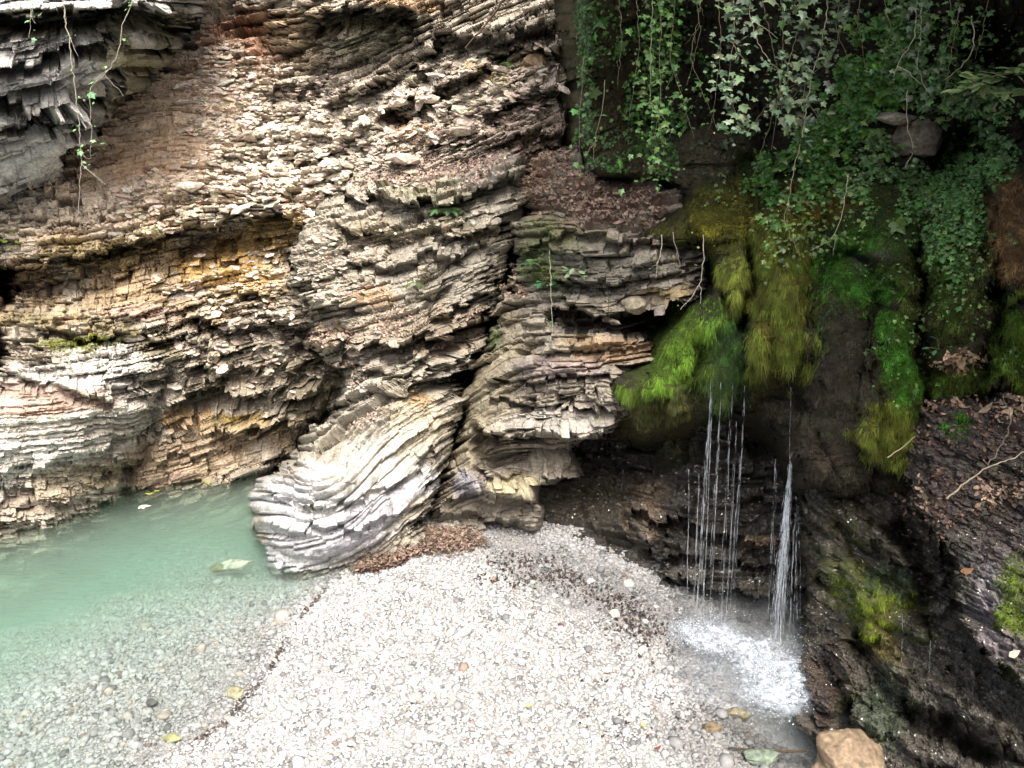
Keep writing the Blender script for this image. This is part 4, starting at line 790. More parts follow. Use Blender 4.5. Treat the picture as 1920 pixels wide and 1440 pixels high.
vine('slender creeper dangling in front of the layered buttress', [(1030, 470), (1034, 560), (1037, 630), (1014, 668)], 6.95, 6.8, 16, .026, (.11, .2, .09), .003, (.4, .4, .3), spread=.02)
vine('long thin tendril hanging down the grey overhanging rock, the longest', [(116, -40), (120, 20), (132, 90), (138, 150), (148, 230), (153, 300), (147, 400)], 6.1, 6.3, 12, .035, (.14, .3, .12), .0038, (.42, .40, .33), spread=.02)
vine('short leafy tendril at the far left top', [(60, -40), (58, 30), (54, 70)], 6.0, 6.0, 7, .03, (.14, .3, .12), .0025, (.4, .38, .3), spread=.015)
vine('kinked leafy tendril right of the longest one', [(250, -40), (245, 20), (230, 40), (226, 90), (205, 132), (168, 165), (172, 240), (169, 305), (152, 285)], 6.2, 6.4, 20, .034, (.14, .3, .12), .003, (.42, .4, .33), spread=.022)
for k, (u0, v0, L, Y) in enumerate([(1270, -40, 300, 6.4), (1300, -40, 200, 6.5), (1320, -20, 260, 6.4), (1430, 0, 330, 6.2), (1465, -40, 320, 6.1), (1580, -40, 180, 6.0), (1615, -40, 160, 5.9), (1650, -40, 190, 5.9), (1770, -40, 170, 5.7), (1800, 10, 190, 5.6), (1345, -40, 270, 6.3), (1190, -40, 260, 6.6), (1155, -40, 200, 6.7), (1860, -40, 150, 5.5)]):
    vine('one of many thin ivy strands in the shade of the upper right wall', [(u0, v0), (u0 + rng.normal(0, 14), v0 + L * .5), (u0 + rng.normal(0, 20), v0 + L)], Y, Y, 15 if u0 < 1400 else 36, .034, GR, group='thin ivy strands on the upper right wall')

def fern(label, P, N, nfr, L, base, droop=.5, group=None):
    e = empty('fern', P); setp(e, label, 'fern', group)
    a0 = rng.uniform(0, 6.28)
    for k in range(nfr):
        a = a0 + k * 2.4 + rng.normal(0, .3); d = np.array([math.cos(a), math.sin(a) * .7 - .45, .35 + .25 * rng.random()]); d /= np.linalg.norm(d)
        LL = L * rng.uniform(.7, 1.1); n = 15; t = np.linspace(0, 1, n)[:, None]
        c = d * LL * t + np.array([0, 0, -1.]) * LL * droop * t * t
        tg = np.gradient(c, axis=0); tg /= np.linalg.norm(tg, axis=1, keepdims=True)
        sd = np.cross(tg, [0, 0, 1.]); sd /= np.linalg.norm(sd, axis=1, keepdims=True)
        V = []; fc = []
        for i in range(n):
            w = LL * .30 * math.sin(math.pi * min(1, (i + 1.2) / (n + .6)) ** .8) + .003
            for sgn in (-1, 1):
                b = len(V); tip = c[i] + sd[i] * sgn * w + tg[i] * w * .35 - np.array([0, 0, .12 * w]); h = LL / n * .46
                mid = c[i] + (tip - c[i]) * .55
                V += [c[i] - tg[i] * h * .7, c[i] + tg[i] * h * .8, mid + tg[i] * h * .7, tip, mid - tg[i] * h * .6]; fc.append((b, b + 1, b + 2, b + 3, b + 4))
        for i in range(n - 1):
            b = len(V); q = .0015; V += [c[i] - sd[i] * q, c[i] + sd[i] * q, c[i + 1] + sd[i + 1] * q, c[i + 1] - sd[i + 1] * q, c[i] * 1 + [0, 0, .001]]; fc.append((b, b + 1, b + 2, b + 3, b))
        fl = []; tt = []
        for f in fc:
            g = list(dict.fromkeys(f)); fl += g; tt.append(len(g))
        mesh_np('frond', np.array(V), np.array(fl), np.array(tt), M_fern, e, np.repeat(vary(base, 1, .12, .05), len(V), 0))
def fern_at(label, mass, u, v, *a, **k):
    P, N, n0 = surf(mass, u, v, .11); fern(label, P, N, *a, **k)
fern_at('large pale green fern on the spur, below its leafy top', 'rock_spur', 838, 396, 10, .27, (.26, .44, .20), .6)
fern_at('small drooping fern in the middle of the spur', 'rock_spur', 780, 535, 7, .12, (.16, .22, .09), .9)
fern_at('fern under the dark ledge near the top of the cliff', 'cliff', 952, 122, 7, .12, (.10, .19, .05), .8)
fern_at('fern on the cliff slope between slanting slabs', 'cliff', 880, 208, 7, .11, (.10, .17, .06), .7)
fern_at('dark little fern right of the leafy spur top', 'rock_spur', 958, 342, 6, .09, (.08, .12, .06), .9)
fern_at('leafy fern at the upper left edge of the buttress', 'rock_buttress', 1012, 498, 9, .12, (.09, .19, .08), .6)
fern_at('tiny yellow fern in the ochre hollow', 'cliff', 432, 470, 6, .07, (.20, .22, .06), .7)
fern_at('faint fern on grey rock above the leafy slab', 'cliff', 800, 208, 6, .08, (.16, .2, .11), .7)
fern_at('grey-green fern clump under the slanting top slab of the spur', 'rock_spur', 850, 342, 6, .09, (.10, .15, .06), .8)
def rosette(label, P, n, size, base, name='leafy_plant', cat='plant'):
    e = empty(name, P); setp(e, label, cat)
    d = rng.normal(0, 1, (n, 3)) * [1, .6, .5] + [0, -.4, .25]; d /= np.linalg.norm(d, axis=1, keepdims=True)
    lines = [(np.stack([d[i] * 0, d[i] * size * .6, d[i] * size * 1.1]), .0015) for i in range(n)]
    tubes('stem', lines, M_stem, e, (.2, .25, .1), 4)
    batch('leaves', OV_V, OV_F, d * size * 1.0, frames(np.array([0, -.5, .8]) + rng.normal(0, .3, (n, 3)), d, np.full(n, size) * rng.uniform(.7, 1.3, n)), M_fern, vary(base, n, .15, .05), e)
for lb, ms, u, v, n, sz, c in (('pale star-leaved plant on the dark buttress top', 'rock_buttress', 1082, 512, 9, .07, (.25, .36, .2)), ('bright leafy plant beside the fern on the buttress edge', 'rock_buttress', 1018, 528, 14, .06, (.07, .22, .1)),
                              ('yellow-green seedling at the left edge of the cliff', 'cliff', 22, 452, 9, .075, (.28, .36, .08)), ('small plant hanging under the cliff bench', 'cliff', 290, 432, 12, .045, (.2, .26, .1)),
                              ('little green seedling on the dark right-hand moss column', 'mossy_wall', 1760, 655, 5, .06, (.12, .3, .14)), ('small white-leaved plant on the spur above the hanging fern', 'rock_spur', 838, 500, 10, .04, (.32, .36, .26))):
    rosette(lb, surf(ms, u, v, .03)[0], n, sz, c)
# leafy branch coming in at the right edge
e = empty('leafy_branch', at(2010, 150, 4.5)); setp(e, 'pale green leafy branch reaching in at the right edge', 'branch'); o0 = np.array(e.location)
B1 = path3([(2010, 150), (1930, 170), (1870, 178), (1820, 150)], 4.5, 4.45, 16) - o0; B2 = path3([(2010, 120), (1940, 128), (1870, 140), (1800, 172)], 4.5, 4.4, 16) - o0
tubes('stem', [(B1, .0035), (B2, .003)], M_stem, e, (.3, .3, .2))
pp = np.concatenate([B1[3:], B2[3:]]); pp = np.repeat(pp, 5, 0); n = len(pp); dd = rng.normal(0, 1, (n, 3)) * [1, .4, .5] + [-.9, 0, -.1]
batch('leaves', OV_V, OV_F, pp + rng.normal(0, .012, (n, 3)), frames(np.array([0, -.5, .9]) + rng.normal(0, .22, (n, 3)), dd, rng.uniform(.045, .085, n)), M_fern, vary((.26, .38, .16), n, .18, .05), e)

# ------------------------------------------------------------------ dead leaves, chips, twigs
def litter(name, label, mass, blobs, n, size, base, lift=.012, flat=.5):
    P, N, n0, u, v = pick(mass, blobs, n, .35)
    nr = N * .6 + np.array([0, -.2, .6]) + rng.normal(0, flat, (n, 3))
    o = batch(name, DL_V, DL_F, P + n0 * rng.uniform(0, lift * 2, n)[:, None], frames(nr, rng.normal(0, 1, (n, 3)), size * rng.lognormal(0, .3, n)), M_dead, vary(base, n, .4, .045))
    return setp(o, label, 'leaf litter', None, 'stuff')
litter('leaf_litter', 'pale brown dead leaves on the sloping top of the spur', 'rock_spur', [(830, 285, 140, 30, -14), (900, 310, 80, 30, -20, .6), (720, 320, 80, 26, -18, .7)], 2600, .034, (.38, .30, .25))
litter('leaf_litter', 'dead leaves caught on the mid ledges of the spur', 'rock_spur', [(730, 600, 60, 24, -6), (900, 590, 50, 12, -10), (610, 635, 50, 22, -10), (655, 700, 30, 30, 0, .5), (800, 650, 60, 12, 0, .4), (700, 780, 60, 14, -20, .4)], 1100, .032, (.37, .29, .235))
litter('leaf_litter', 'reddish dead leaves filling the gully beside the spur top', 'cliff', [(1020, 300, 40, 60, 0), (980, 270, 60, 20, 0), (820, 255, 110, 16, -12, .7), (1060, 250, 40, 40, 0, .5)], 1700, .034, (.29, .215, .17))
litter('leaf_litter', 'dead leaves heaped on the slope above the buttress', 'rock_buttress', [(1130, 370, 110, 44, 8), (1030, 340, 50, 50, 0, .8), (1210, 400, 50, 30, 0, .8), (960, 540, 18, 34, 0, .8)], 3600, .034, (.31, .235, .185))
litter('leaf_litter', 'dark leaf litter on the soil bank at lower right', 'wet_rock_face', [(1830, 800, 130, 60, 0, .8), (1760, 900, 100, 40, 25, .6), (1870, 920, 80, 40, 0, .6), (1740, 960, 40, 60, 0, .5)], 560, .028, (.17, .11, .08))
litter('leaf_litter', 'pale curled leaves at the bank edge under right-hand moss', 'wet_rock_face', [(1760, 770, 60, 14, 0), (1900, 770, 40, 20, 0), (1880, 925, 50, 22, 0), (1720, 930, 40, 30, 20, .5)], 420, .036, (.36, .27, .20))
litter('leaf_litter', 'clump of tan leaves lodged on the right-hand moss', 'mossy_wall', [(1810, 672, 42, 14, 0), (1790, 690, 50, 16, 0, .4)], 200, .036, (.34, .24, .16))
def ico(sub):
    bm = bmesh.new(); bmesh.ops.create_icosphere(bm, subdivisions=sub, radius=1)
    V = np.array([v.co[:] for v in bm.verts]); Fc = np.array([[v.index for v in f.verts] for f in bm.faces]); bm.free(); return V, Fc
I1, IF1 = ico(1); I2, IF2 = ico(2); I5, IF5 = ico(5)
def peb(seed, V, ang=.35):
    r = np.random.default_rng(seed); o = V * r.uniform(.75, 1.25, 3) * [1, 1, .62]
    for _ in range(3):      # blunt planar cuts make a broken, not blobby, pebble
        n = r.normal(0, 1, 3); n /= np.linalg.norm(n); d = o @ n; c = .55 + .25 * r.random(); o = o - np.outer(np.maximum(d - c, 0), n) * .85
    return o + .08 * fbm3(o, 2.0, 2, seed)[:, None] * o
PV1 = np.array([peb(k, I1) for k in range(14)]); PV2 = np.array([peb(k + 50, I2) for k in range(14)])
def chips(name, label, mass, blobs, n, size, base):
    P, N, n0, u, v = pick(mass, blobs, n, .3)
    sc = size * rng.lognormal(0, .45, n)[:, None] * np.array([1.5, 1.0, .6])
    o = batch(name, PV1, IF1, P - n0 * .004, frames(np.array([0, -.25, 1.]) + rng.normal(0, .25, (n, 3)), np.array([.3, 1, 0]) + rng.normal(0, .5, (n, 3)), sc), M_stone, vary(base, n, .22, .05))
    return setp(o, label, 'scree', None, 'stuff')
chips('rock_chips', 'broken limestone chips scattered over the cliff face', 'cliff', [(560, 270, 180, 120, 0), (320, 360, 150, 60, -25, .35), (850, 200, 220, 90, -20, .5), (500, 600, 180, 160, 0, .25), (420, 150, 90, 60, 0, .5)], 6000, .024, (.50, .44, .37))
chips('rock_chips', 'pale stone chips lying on the spur ledges', 'rock_spur', [(700, 330, 100, 40, 0), (640, 480, 80, 80, 0, .6), (780, 430, 140, 60, 0, .4), (700, 700, 100, 60, 0, .3)], 1300, .016, (.42, .38, .32))
chips('rock_chips', 'dark gravelly soil crumbs on the lower right bank', 'wet_rock_face', [(1800, 880, 160, 90, 0), (1880, 1000, 60, 60, 0, .7)], 1600, .011, (.075, .065, .06))
def twig(label, pts, Y0, Y1, rad, col, name='twig'):
    P = path3(pts, Y0, Y1); e = P[0].copy(); o = tubes(name, [(P - e, np.linspace(rad, rad * .45, len(P)))], M_stem, None, col); o.location = tuple(e); return setp(o, label, 'twig')
twig('dark brown branch leaning on the cliff near the top', [(950, -10), (930, 20), (900, 60), (872, 90)], 8.05, 8.05, .014, (.1, .07, .05), 'dead_branch')
twig('long pale bare twig over the dark lower right bank', [(1775, 935), (1800, 915), (1852, 872), (1890, 865), (1960, 825)], 4.55, 4.4, .006, (.40, .35, .26))
twig('short pale twig above the yellow moss foot', [(1664, 858), (1690, 842), (1716, 818)], 4.95, 4.95, .005, (.42, .37, .26))
twig('thin twig rising from the long bare one', [(1852, 872), (1860, 868), (1900, 790), (1880, 740)], 4.5, 4.55, .0035, (.22, .18, .13))
st = on_ground(np.array([1365, 1420, 1470, 1512.]), np.array([1402, 1406, 1409, 1408.]), .06)
o = tubes('stick', [(st - st[0], .007)], M_stem, None, (.06, .045, .03)); o.location = tuple(st[0]); setp(o, 'dark wet stick lying in shallow water beside the tan boulder', 'stick')

# ------------------------------------------------------------------ pebble beach
BEACH = [(1000, 1000, 1), ]
def pebbles():
    d = .0205
    xs = np.arange(-5.2, 4.0, d); ys = np.arange(3.3, 9.4, d); a, b = np.meshgrid(xs, ys)
    a = (a + rng.uniform(-.5, .5, a.shape) * d).ravel(); b = (b + rng.uniform(-.5, .5, b.shape) * d).ravel()
    z, u, v = ground_z(a, b)
    inside = (u > -60) & (u < 1640) & (v < 1530) & (v > 890) & (z > -1.25)
    keep = inside & (rng.random(len(a)) < np.where(z < -.3, .6, .92) * np.where(b > 6.5, .8, 1))
    a, b, z, u, v = a[keep], b[keep], z[keep], u[keep], v[keep]; n = len(a)
    sc = .0108 * rng.lognormal(0, .36, n) * (1 + .25 * fbm2(a * 1.5, b * 1.5, 2, 4)); sc *= 1 + .35 * sm(1010, 960, v) + .25 * blob(u, v, 1130, 1040, 150, 60) + .15 * (z < -.02)
    col = np.array((.43, .445, .455)) * rng.uniform(.82, 1.15, (n, 1)); sc = sc * np.where(rng.random(n) < .07, 1.75, 1); r = rng.random(n)
    col[r < .16] *= .68; col[r < .05] *= np.array([.55, .56, .58]); m = (r > .93); col[m] *= [1.0, .88, .78]; m = r > .993; col[m] *= [.55, .48, .45]
    damp = (blob(u, v, 1100, 1110, 260, 60, 22) * .35 + blob(u, v, 1380, 1400, 160, 80) * .45 + .16 * sm(.03, -.02, z)); col *= (1 - damp.clip(0, .6))[:, None]
    col = np.clip(col, .02, .86)
    nr = np.array([0, 0, 1.]) + rng.normal(0, .28, (n, 3))
    o = batch('pebbles', PV1, IF1, np.stack([a, b, z + sc * .35], -1), rotmats(nr, rng.uniform(0, 6.28, n), sc), M_pebble, col, smooth=True)
    setp(o, 'white and grey river pebbles covering the beach and shallows', 'gravel', None, 'stuff'); print('pebbles', n)
pebbles()
def ground_litter(label, blobs, n, size, base, up=.02, name='leaf_litter'):
    us = []; vs = []
    for cu, cv, ru, rv, ang, m in blobs:
        k = int(n * m); r = np.sqrt(rng.random(k)) * rng.uniform(.7, 1.15, k); t = rng.uniform(0, 6.28, k); c, s_ = math.cos(R(ang)), math.sin(R(ang))
        x = r * np.cos(t) * ru; y = r * np.sin(t) * rv; us.append(cu + x * c - y * s_); vs.append(cv + x * s_ + y * c)
    u = np.concatenate(us); v = np.concatenate(vs); P = on_ground(u, v, .08); z, _, _ = ground_z(P[:, 0], P[:, 1]); k = len(u)
    P[:, 2] = z + .012 + rng.uniform(0, up, k)
    nr = np.array([0, 0, 1.]) + rng.normal(0, .35, (k, 3))
    o = batch(name, DL_V, DL_F, P, frames(nr, rng.normal(0, 1, (k, 3)), size * rng.lognormal(0, .3, k)), M_dead, vary(base, k, .4, .045))
    return setp(o, label, 'leaf litter', None, 'stuff')
ground_litter('heap of rust brown dead leaves between spur and buttress', [(800, 1018, 110, 28, 0, .75), (730, 1045, 70, 20, -14, .3)], 7000, .030, (.22, .165, .13), .06)
ground_litter('dark leaf debris at the spur foot below the brown heap', [(715, 1056, 50, 14, -8, 1)], 500, .034, (.07, .035, .03), .03)
ground_litter('black wet leaf debris strewn in a band among the pebbles', [(1000, 1062, 100, 30, 10, .3), (1090, 1100, 150, 26, 22, .3), (1190, 1145, 80, 30, 30, .2), (950, 1090, 70, 16, 5, .1), (1190, 1185, 70, 24, 10, .1)], 1000, .026, (.06, .042, .034), .008)
ground_litter('scattered dark debris along the waterline of the beach', [(585, 1120, 60, 6, -50, .2), (520, 1220, 50, 7, -60, .2), (460, 1290, 50, 7, -50, .15), (400, 1350, 60, 6, -30, .15), (1180, 1300, 200, 120, 0, .3)], 260, .026, (.07, .055, .045), .01)

# ------------------------------------------------------------------ single stones
def stone(label, pos, size, col, seed, name='stone', cat='stone', rot=0.0, cut=6, sub=None, rough=.11, moss=None):
    V, Fc = (I5, IF5) if sub is None else ico(sub); r = np.random.default_rng(seed); o = V.copy()
    for _ in range(cut * 2):
        n = r.normal(0, 1, 3) * [1, 1, .7]; n /= np.linalg.norm(n); d = o @ n; c = .5 + .35 * r.random(); o = o - np.outer(np.maximum(d - c, 0), n) * .93
    o = o + (rough * fbm3(o + seed, 1.6, 5, seed, .55))[:, None] * V * 1.6
    o = o * np.array(size); c_, s_ = math.cos(rot), math.sin(rot); o[:, :2] = o[:, :2] @ np.array([[c_, s_], [-s_, c_]])
    cc = np.array(col) * (1 + .5 * fbm3(V, 2.2, 3, seed + 5))[:, None]
    if moss is not None:
        w = sm(.0, .35, V[:, 2] + fbm3(V, 2, 3, seed + 9))[:, None]; cc = cc * (1 - w) + np.array(moss) * w
    pit = sm(.42, .55, fbm3(V + seed, 7, 2, seed + 11))[:, None]; cc = cc * (1 - .75 * pit); o = o * (1 - .05 * pit)
    m = mesh_np(name, o, Fc, np.full(len(Fc), 3), M_stone, None, np.clip(cc, .01, .9), True); m.location = tuple(float(x) for x in pos)
    return setp(m, label, cat)
def gpos(u, v, dz=0.0):
    P = on_ground(u, v, .0); z, _, _ = ground_z(P[None, 0], P[None, 1]); P = on_ground(u, v, float(z[0])); return (P[0], P[1], float(z[0]) + dz)
stone('large tan boulder at the bottom edge, pitted with dark spots', at(1585, 1470, 4.12), (.31, .28, .33), (.25, .19, .13), 5, 'boulder', 'boulder', .3, rough=.2)
stone('flat pale slab under water near the spur nose', gpos(440, 1066, .04), (.20, .10, .06), (.46, .45, .38), 6, rot=.1)
stone('mossy brown slab end beside the submerged pale slab', gpos(405, 1072, .03), (.10, .06, .05), (.16, .17, .08), 7)
stone('dark grey round stone under the shallow water', gpos(286, 1326, .03), (.045, .04, .035), (.10, .105, .10), 8, sub=4)
stone('yellow-green mossy stone at the waterline', gpos(440, 1308, .03), (.065, .05, .05), (.3, .3, .2), 9, sub=4, moss=(.22, .22, .14))
stone('flat stone tipped with yellow moss near bottom left', gpos(322, 1392, .02), (.07, .035, .035), (.36, .37, .26), 10, sub=4, moss=(.27, .29, .13))
stone('greenish flat stone under water beside the wet stick', gpos(1428, 1428, .03), (.13, .09, .05), (.15, .19, .15), 12)
stone('olive stained stone in the shallow outflow', gpos(1385, 1345, .03), (.11, .07, .05), (.18, .165, .10), 13)
stone('grey flat stone lying on the white pebbles near the bottom', gpos(787, 1388, .02), (.075, .05, .03), (.36, .35, .34), 14, sub=4, rot=.7)
stone('small maroon stone on the open beach', gpos(1052, 1177, .02), (.03, .026, .024), (.14, .07, .07), 15, sub=3)
stone('round grey stone left of the maroon one', gpos(1012, 1190, .02), (.03, .028, .024), (.25, .25, .25), 16, sub=3)
stone('pale block among the dark debris band', gpos(1153, 1158, .03), (.06, .045, .04), (.6, .58, .54), 17, sub=4)
stone('white angular block beside the debris near plunge pool', gpos(1180, 1100, .03), (.055, .045, .04), (.55, .53, .5), 18, sub=4)
stone('brown stone half in water at the outflow', gpos(1330, 1372, .02), (.08, .05, .04), (.15, .12, .08), 19, sub=4)
P, N, n0 = surf('cliff', 362, 357, .05); stone('bright pale slab resting on the rusty slope', P, (.17, .09, .055), (.62, .58, .5), 20, 'rock_slab', 'slab', .2)
P, N, n0 = surf('cliff', 345, 396, .05); stone('smaller pale slab just below the bright slab', P, (.12, .08, .05), (.5, .46, .38), 21, 'rock_slab', 'slab', .5)
P, N, n0 = surf('cliff', 245, 632, .06); stone('flat pale slab at the right end of the moss strip', P, (.19, .10, .05), (.5, .46, .41), 22, 'rock_slab', 'slab', -.1)
P, N, n0 = surf('cliff', 1000, 120, .05); stone('rounded ochre boulder wedged below the dark top ledge', P, (.17, .15, .11), (.33, .25, .16), 23, 'boulder', 'boulder')
P, N, n0 = surf('mossy_wall', 1674, 222, .05); stone('flat pale rock slab sticking out of the ivy', P, (.17, .16, .06), (.34, .31, .26), 24, 'rock_slab', 'slab')
P, N, n0 = surf('mossy_wall', 1724, 262, .0); stone('brown angular block under the flat slab in the ivy', P, (.22, .17, .20), (.16, .135, .11), 25, 'boulder', 'boulder')
P, N, n0 = surf('rock_buttress', 1196, 575, .03); stone('angular block at the broken end of the protruding slab', P, (.15, .12, .085), (.28, .25, .19), 26, 'rock_slab', 'slab')
for k in range(36):
    u = rng.uniform(420, 1240); v = rng.uniform(1080, 1440)
    if u < 700 - (v - 1080) * .75: u += 350
    s0 = rng.uniform(.022, .040)
    g = rng.random(); c = (.66, .65, .62) if g < .5 else (.42, .415, .40) if g < .85 else (.30, .295, .29)
    o = stone(('larger white cobble lying loose among the pebbles' if g < .5 else 'larger light grey cobble lying loose among the pebbles' if g < .85 else 'larger dark grey cobble lying loose among the pebbles'), gpos(u, v, .022), (s0 * 1.3, s0, s0 * .7), c, 100 + k, 'cobble', 'cobble', rng.uniform(0, 3), sub=3); o['group'] = 'larger cobbles on the beach'
def fallen(label, pos, size, col, nrm=(0, 0, 1), T=(DL_V, DL_F), a=0.0):
    V = T[0] @ frames(np.array([nrm], float), np.array([[math.cos(a), math.sin(a), .05]]), np.array([size]))[0].T
    o = mesh_np('fallen_leaf', V, np.array(T[1]), np.full(len(T[1]), len(T[1][0])), M_dead, None, np.repeat(np.array([col]), len(V), 0)); o.location = tuple(float(x) for x in pos); return setp(o, label, 'leaf')
fallen('pale leaf floating on the green pool, the largest one', tuple(on_ground(263, 948, .012)), .12, (.75, .74, .66), a=.1, T=(IVY_V, IVY_F))
fallen('yellow-green leaf floating by the cliff foot', tuple(on_ground(282, 928, .012)), .11, (.45, .55, .10), a=.3)
fallen('second yellow leaf floating closer to the cliff', tuple(on_ground(296, 922, .012)), .08, (.5, .55, .15), a=.1)
fallen('small yellowish leaf floating at the far right of the pool', tuple(on_ground(391, 906, .012)), .10, (.3, .4, .08), a=.0)
fallen('yellow-green leaf lying on the open pebble beach', gpos(992, 1336, .045), .05, (.5, .55, .2), a=.2)
fallen('brown curled leaf on the pale shelf at right', surf('wet_rock_face', 1812, 1075, .03)[0], .085, (.2, .11, .06), (0, -.5, .8), a=.2)
fallen('cream leaf at the right edge of the shelf', surf('wet_rock_face', 1905, 1232, .03)[0], .07, (.55, .47, .33), (0, -.6, .7), a=.5)
fallen('white oval leaf on the soil below the yellow moss', surf('wet_rock_face', 1704, 845, .03)[0], .05, (.75, .73, .6), (0, -.8, .5), a=1.5, T=(OV_V, OV_F))
fallen('yellow leaf near the bottom of the beach', gpos(1206, 1373, .045), .05, (.5, .52, .15), a=1.2)
fallen('maroon leaf at the bottom right of the beach', gpos(1232, 1417, .045), .05, (.2, .05, .05), a=.4)

# ------------------------------------------------------------------ falling water
def mat_fall():
    m, t, b = mat_new('falling_water'); N = t.nodes.new; L = t.links.new
    b.inputs['Base Color'].default_value = (.80, .88, .96, 1); b.inputs['Roughness'].default_value = .18; b.inputs['Specular IOR Level'].default_value = .9
    tl = N('ShaderNodeBsdfTranslucent'); tl.inputs[0].default_value = (.8, .88, .95, 1); m1 = N('ShaderNodeMixShader'); m1.inputs[0].default_value = .5; L(b.outputs[0], m1.inputs[1]); L(tl.outputs[0], m1.inputs[2])
    tr = N('ShaderNodeBsdfTransparent'); tc = N('ShaderNodeTexCoord'); mp = N('ShaderNodeMapping'); mp.inputs['Scale'].default_value = (90, 90, 9)
    nz = N('ShaderNodeTexNoise'); nz.inputs['Scale'].default_value = 1; nz.inputs['Detail'].default_value = 4; L(tc.outputs['Object'], mp.inputs[0]); L(mp.outputs[0], nz.inputs['Vector'])
    mr = N('ShaderNodeMapRange'); mr.inputs[1].default_value = .42; mr.inputs[2].default_value = .62; mr.inputs[3].default_value = .0; mr.inputs[4].default_value = .48; L(nz.outputs['Fac'], mr.inputs[0])
    mx = N('ShaderNodeMixShader'); L(mr.outputs[0], mx.inputs[0]); L(tr.outputs[0], mx.inputs[1]); L(m1.outputs[0], mx.inputs[2]); L(mx.outputs[0], t.nodes['Material Output'].inputs['Surface'])
    return m
M_fall = mat_fall()
def stream(label, u0, v0, u1, Y, Y1, ns, r, spread, group=None, name='water_stream'):
    top = at(u0, v0, Y); bot = at(u1, 1160, Y1); bot[2] = .0; e = top.copy(); lines = []
    for k in range(ns):
        a = rng.uniform(0, .25) if k else 0; bt = 1 - (rng.uniform(0, .3) if k > 1 else 0); n = 26; t = np.linspace(a, bt, n)[:, None]
        off = rng.normal(0, 1, 3) * [spread, spread * .5, 0]
        P = (top - e) + (bot - top) * np.concatenate([t ** .75, t ** .75, t], 1) + off * (.15 + .85 * t ** .8) + np.cumsum(rng.normal(0, .0020, (n, 3)) * [1, 1, .2], 0)
        rr = r * rng.uniform(.4, 1.2) * (1 + .5 * np.sin(np.linspace(0, rng.uniform(8, 26), n) + rng.uniform(0, 6))) * (1 if k else 1.2)
        lines.append((P, np.maximum(rr, .0005)))
    o = tubes(name, lines, M_fall, None, None, 5); o.location = tuple(float(x) for x in e); return setp(o, label, 'water stream', group)
G_ = 'thin streams falling from the moss into the plunge pool'
stream('brightest thin stream, leftmost of the four starting under dark moss', 1334, 712, 1312, 5.85, 5.78, 9, .0022, .016, G_)
stream('second thin stream from the dark moss, right of brightest', 1352, 716, 1330, 5.85, 5.76, 4, .0022, .010, G_)
stream('third thin stream under the dark moss', 1373, 718, 1349, 5.86, 5.76, 3, .0021, .010, G_)
stream('fourth thin stream with a beaded top, nearest the tuft', 1397, 722, 1372, 5.84, 5.74, 4, .0023, .009, G_)
stream('faint stream between third and fourth streams', 1380, 790, 1362, 5.86, 5.8, 3, .0018, .01, G_)
stream('lowest-starting faint stream at the far left of the fall', 1291, 880, 1288, 6.0, 5.92, 2, .0022, .006, G_)
stream('faint double stream just left of the brightest one', 1311, 890, 1300, 5.95, 5.86, 5, .0022, .012, G_)
stream('hair-thin long stream above the white fall', 1483, 700, 1470, 5.85, 5.62, 2, .0018, .004, G_)
stream('hair-thin stream left of the white fall', 1455, 860, 1440, 5.85, 5.62, 3, .0018, .01, G_)
stream('broad white fall spreading beside the dark rock face', 1484, 846, 1458, 5.62, 5.42, 60, .0019, .034, None, 'waterfall')
stream('loose side strands of the white fall, nearest the rock', 1492, 930, 1490, 5.58, 5.42, 8, .0015, .03, G_)
for (u0, v0, v1, Y) in ((1745, 1200, 1290, 4.25), (1692, 1150, 1260, 4.45), (1168, 880, 920, 7.0)):
    p = at(np.array([u0, u0 - 3.]), np.array([v0, v1]), Y); o = tubes('water_drip', [(wiggle(p[0], p[1], 10, .004) - p[0], .0012)], M_fall); o.location = tuple(p[0])
    setp(o, {1745: 'thin drip line on the dark rock, the right one', 1692: 'thin drip line on the dark rock, nearest the wet moss', 1168: 'thin drip line in the recess beside the buttress'}[u0], 'drip')
m, t, b = mat_new('white_foam'); b.inputs['Base Color'].default_value = (.76, .84, .92, 1); b.inputs['Roughness'].default_value = .3
M_foam = m; _n = t.nodes.new('ShaderNodeTexNoise'); _n.inputs['Scale'].default_value = 40; _b = t.nodes.new('ShaderNodeBump'); t.links.new(_n.outputs['Fac'], _b.inputs['Height']); t.links.new(_b.outputs[0], b.inputs['Normal'])
I0, IF0 = ico(1)
def foam(name, label, spots, n, kind='stuff'):
    P = []; 
    for cu, cv, ru, rv, m in spots:
        k = int(n * m); c = on_ground(cu, cv, 0); t = rng.normal(0, 1, (k, 2)); nn_ = fbm2(t[:, 0] * 2.5, t[:, 1] * 2.5, 3, 9); t = t[nn_ > -.12]; k = len(t)
        u = cu + t[:, 0] * ru; v = cv + t[:, 1] * rv; q = on_ground(u, v, 0); h = np.exp(-(t ** 2).sum(1) / 1.5); q[:, 2] = rng.uniform(-.012, .02, k) + h * rng.exponential(.02, k); P.append(q)
    P = np.concatenate(P); k = len(P)
    o = batch(name, I0, IF0, P, rotmats(np.tile([0, 0, 1.], (k, 1)), np.zeros(k), (.0019 * rng.lognormal(0, .4, k))[:, None] * np.array([1.3, 1.3, .7])), M_foam, smooth=True)
    return setp(o, label, 'foam', None, kind)
foam('foam', 'long white foam patch where the thin streams land', [(1310, 1190, 26, 14, .5), (1355, 1210, 24, 10, .4), (1290, 1175, 14, 8, .1)], 4200)
foam('foam', 'large churning white foam under the broad white fall', [(1445, 1275, 30, 24, .5), (1470, 1300, 24, 20, .3), (1425, 1235, 20, 16, .2)], 9000)
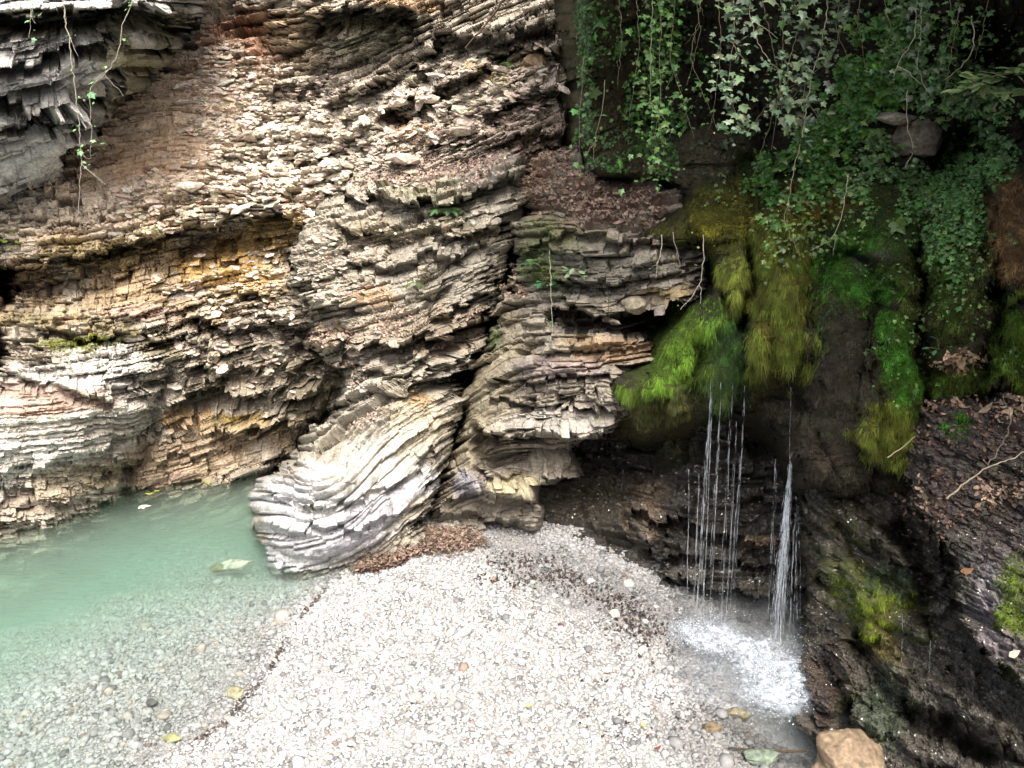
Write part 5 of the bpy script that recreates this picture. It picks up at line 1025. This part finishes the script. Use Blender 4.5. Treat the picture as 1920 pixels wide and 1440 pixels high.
dr = np.concatenate([on_ground(rng.normal(1330, 34, 900), rng.normal(1195, 14, 900), 0), on_ground(rng.normal(1450, 34, 1800), rng.normal(1255, 24, 1800), 0)]); dr[:, 2] = rng.exponential(.10, len(dr))
setp(batch('spray_droplets', I0, IF0, dr, rotmats(np.tile([0, 0, 1.], (len(dr), 1)), np.zeros(len(dr)), .0015 * rng.lognormal(0, .4, len(dr))), M_foam, smooth=True), 'tiny droplets of spray above the foam', 'spray', None, 'stuff')

# thin film of foam and entrained bubbles lying on the plunge pool
m, t, b = mat_new('foam_film'); N = t.nodes.new; L = t.links.new
b.inputs['Base Color'].default_value = (.78, .85, .94, 1); b.inputs['Roughness'].default_value = .4
a = N('ShaderNodeAttribute'); a.attribute_name = 'Col'; tc = N('ShaderNodeTexCoord'); nz = N('ShaderNodeTexNoise'); nz.inputs['Scale'].default_value = 22; nz.inputs['Detail'].default_value = 9; nz.inputs['Roughness'].default_value = .7
L(tc.outputs['Object'], nz.inputs['Vector']); mr = N('ShaderNodeMapRange'); mr.inputs[1].default_value = .36; mr.inputs[2].default_value = .66; L(nz.outputs['Fac'], mr.inputs[0])
mu = N('ShaderNodeMath'); mu.operation = 'MULTIPLY'; L(mr.outputs[0], mu.inputs[0]); L(a.outputs['Alpha'], mu.inputs[1]); b.inputs['Base Color'].default_value = (.68, .78, .90, 1)
tr = N('ShaderNodeBsdfTransparent'); mx = N('ShaderNodeMixShader'); L(mu.outputs[0], mx.inputs[0]); L(tr.outputs[0], mx.inputs[1]); L(b.outputs[0], mx.inputs[2]); L(mx.outputs[0], t.nodes['Material Output'].inputs['Surface'])
X, Y_ = np.meshgrid(np.arange(.7, 3.0, .012), np.arange(4.6, 6.4, .012)); Pf = np.stack([X, Y_, X * 0], -1); uf, vf = px(Pf)
nzf = fbm2(X * 5, Y_ * 5, 4, 33); al = np.zeros(X.shape)
for cu, cv, ru, rv, st in ((1318, 1190, 60, 26, 1.0), (1365, 1212, 60, 22, .9), (1450, 1280, 66, 56, 1.15), (1420, 1240, 60, 36, .9), (1475, 1315, 36, 30, .8), (1380, 1260, 120, 60, .3)):
    al = np.maximum(al, st * np.exp(-(((uf - cu) / ru) ** 2 + ((vf - cv) / rv) ** 2) + nzf * 1.6))
al = np.clip(al, 0, 1) * sm(.02, .12, al); Pf[..., 2] = .014 + .05 * al * (fbm2(X * 16, Y_ * 16, 3, 35) + .35).clip(0, 1)
q = grid_faces(*X.shape, al > .02); V, q, al2 = compact(Pf.reshape(-1, 3), q, al.reshape(-1))
cc = np.ones((len(V), 4)); cc[:, 3] = al2
o = mesh_np('foam_film', V, q[:, ::-1], np.full(len(q), 4), m, None, cc, True); setp(o, 'thin lacy film of bubbles around the white foam of the plunge pool', 'foam', None, 'stuff')
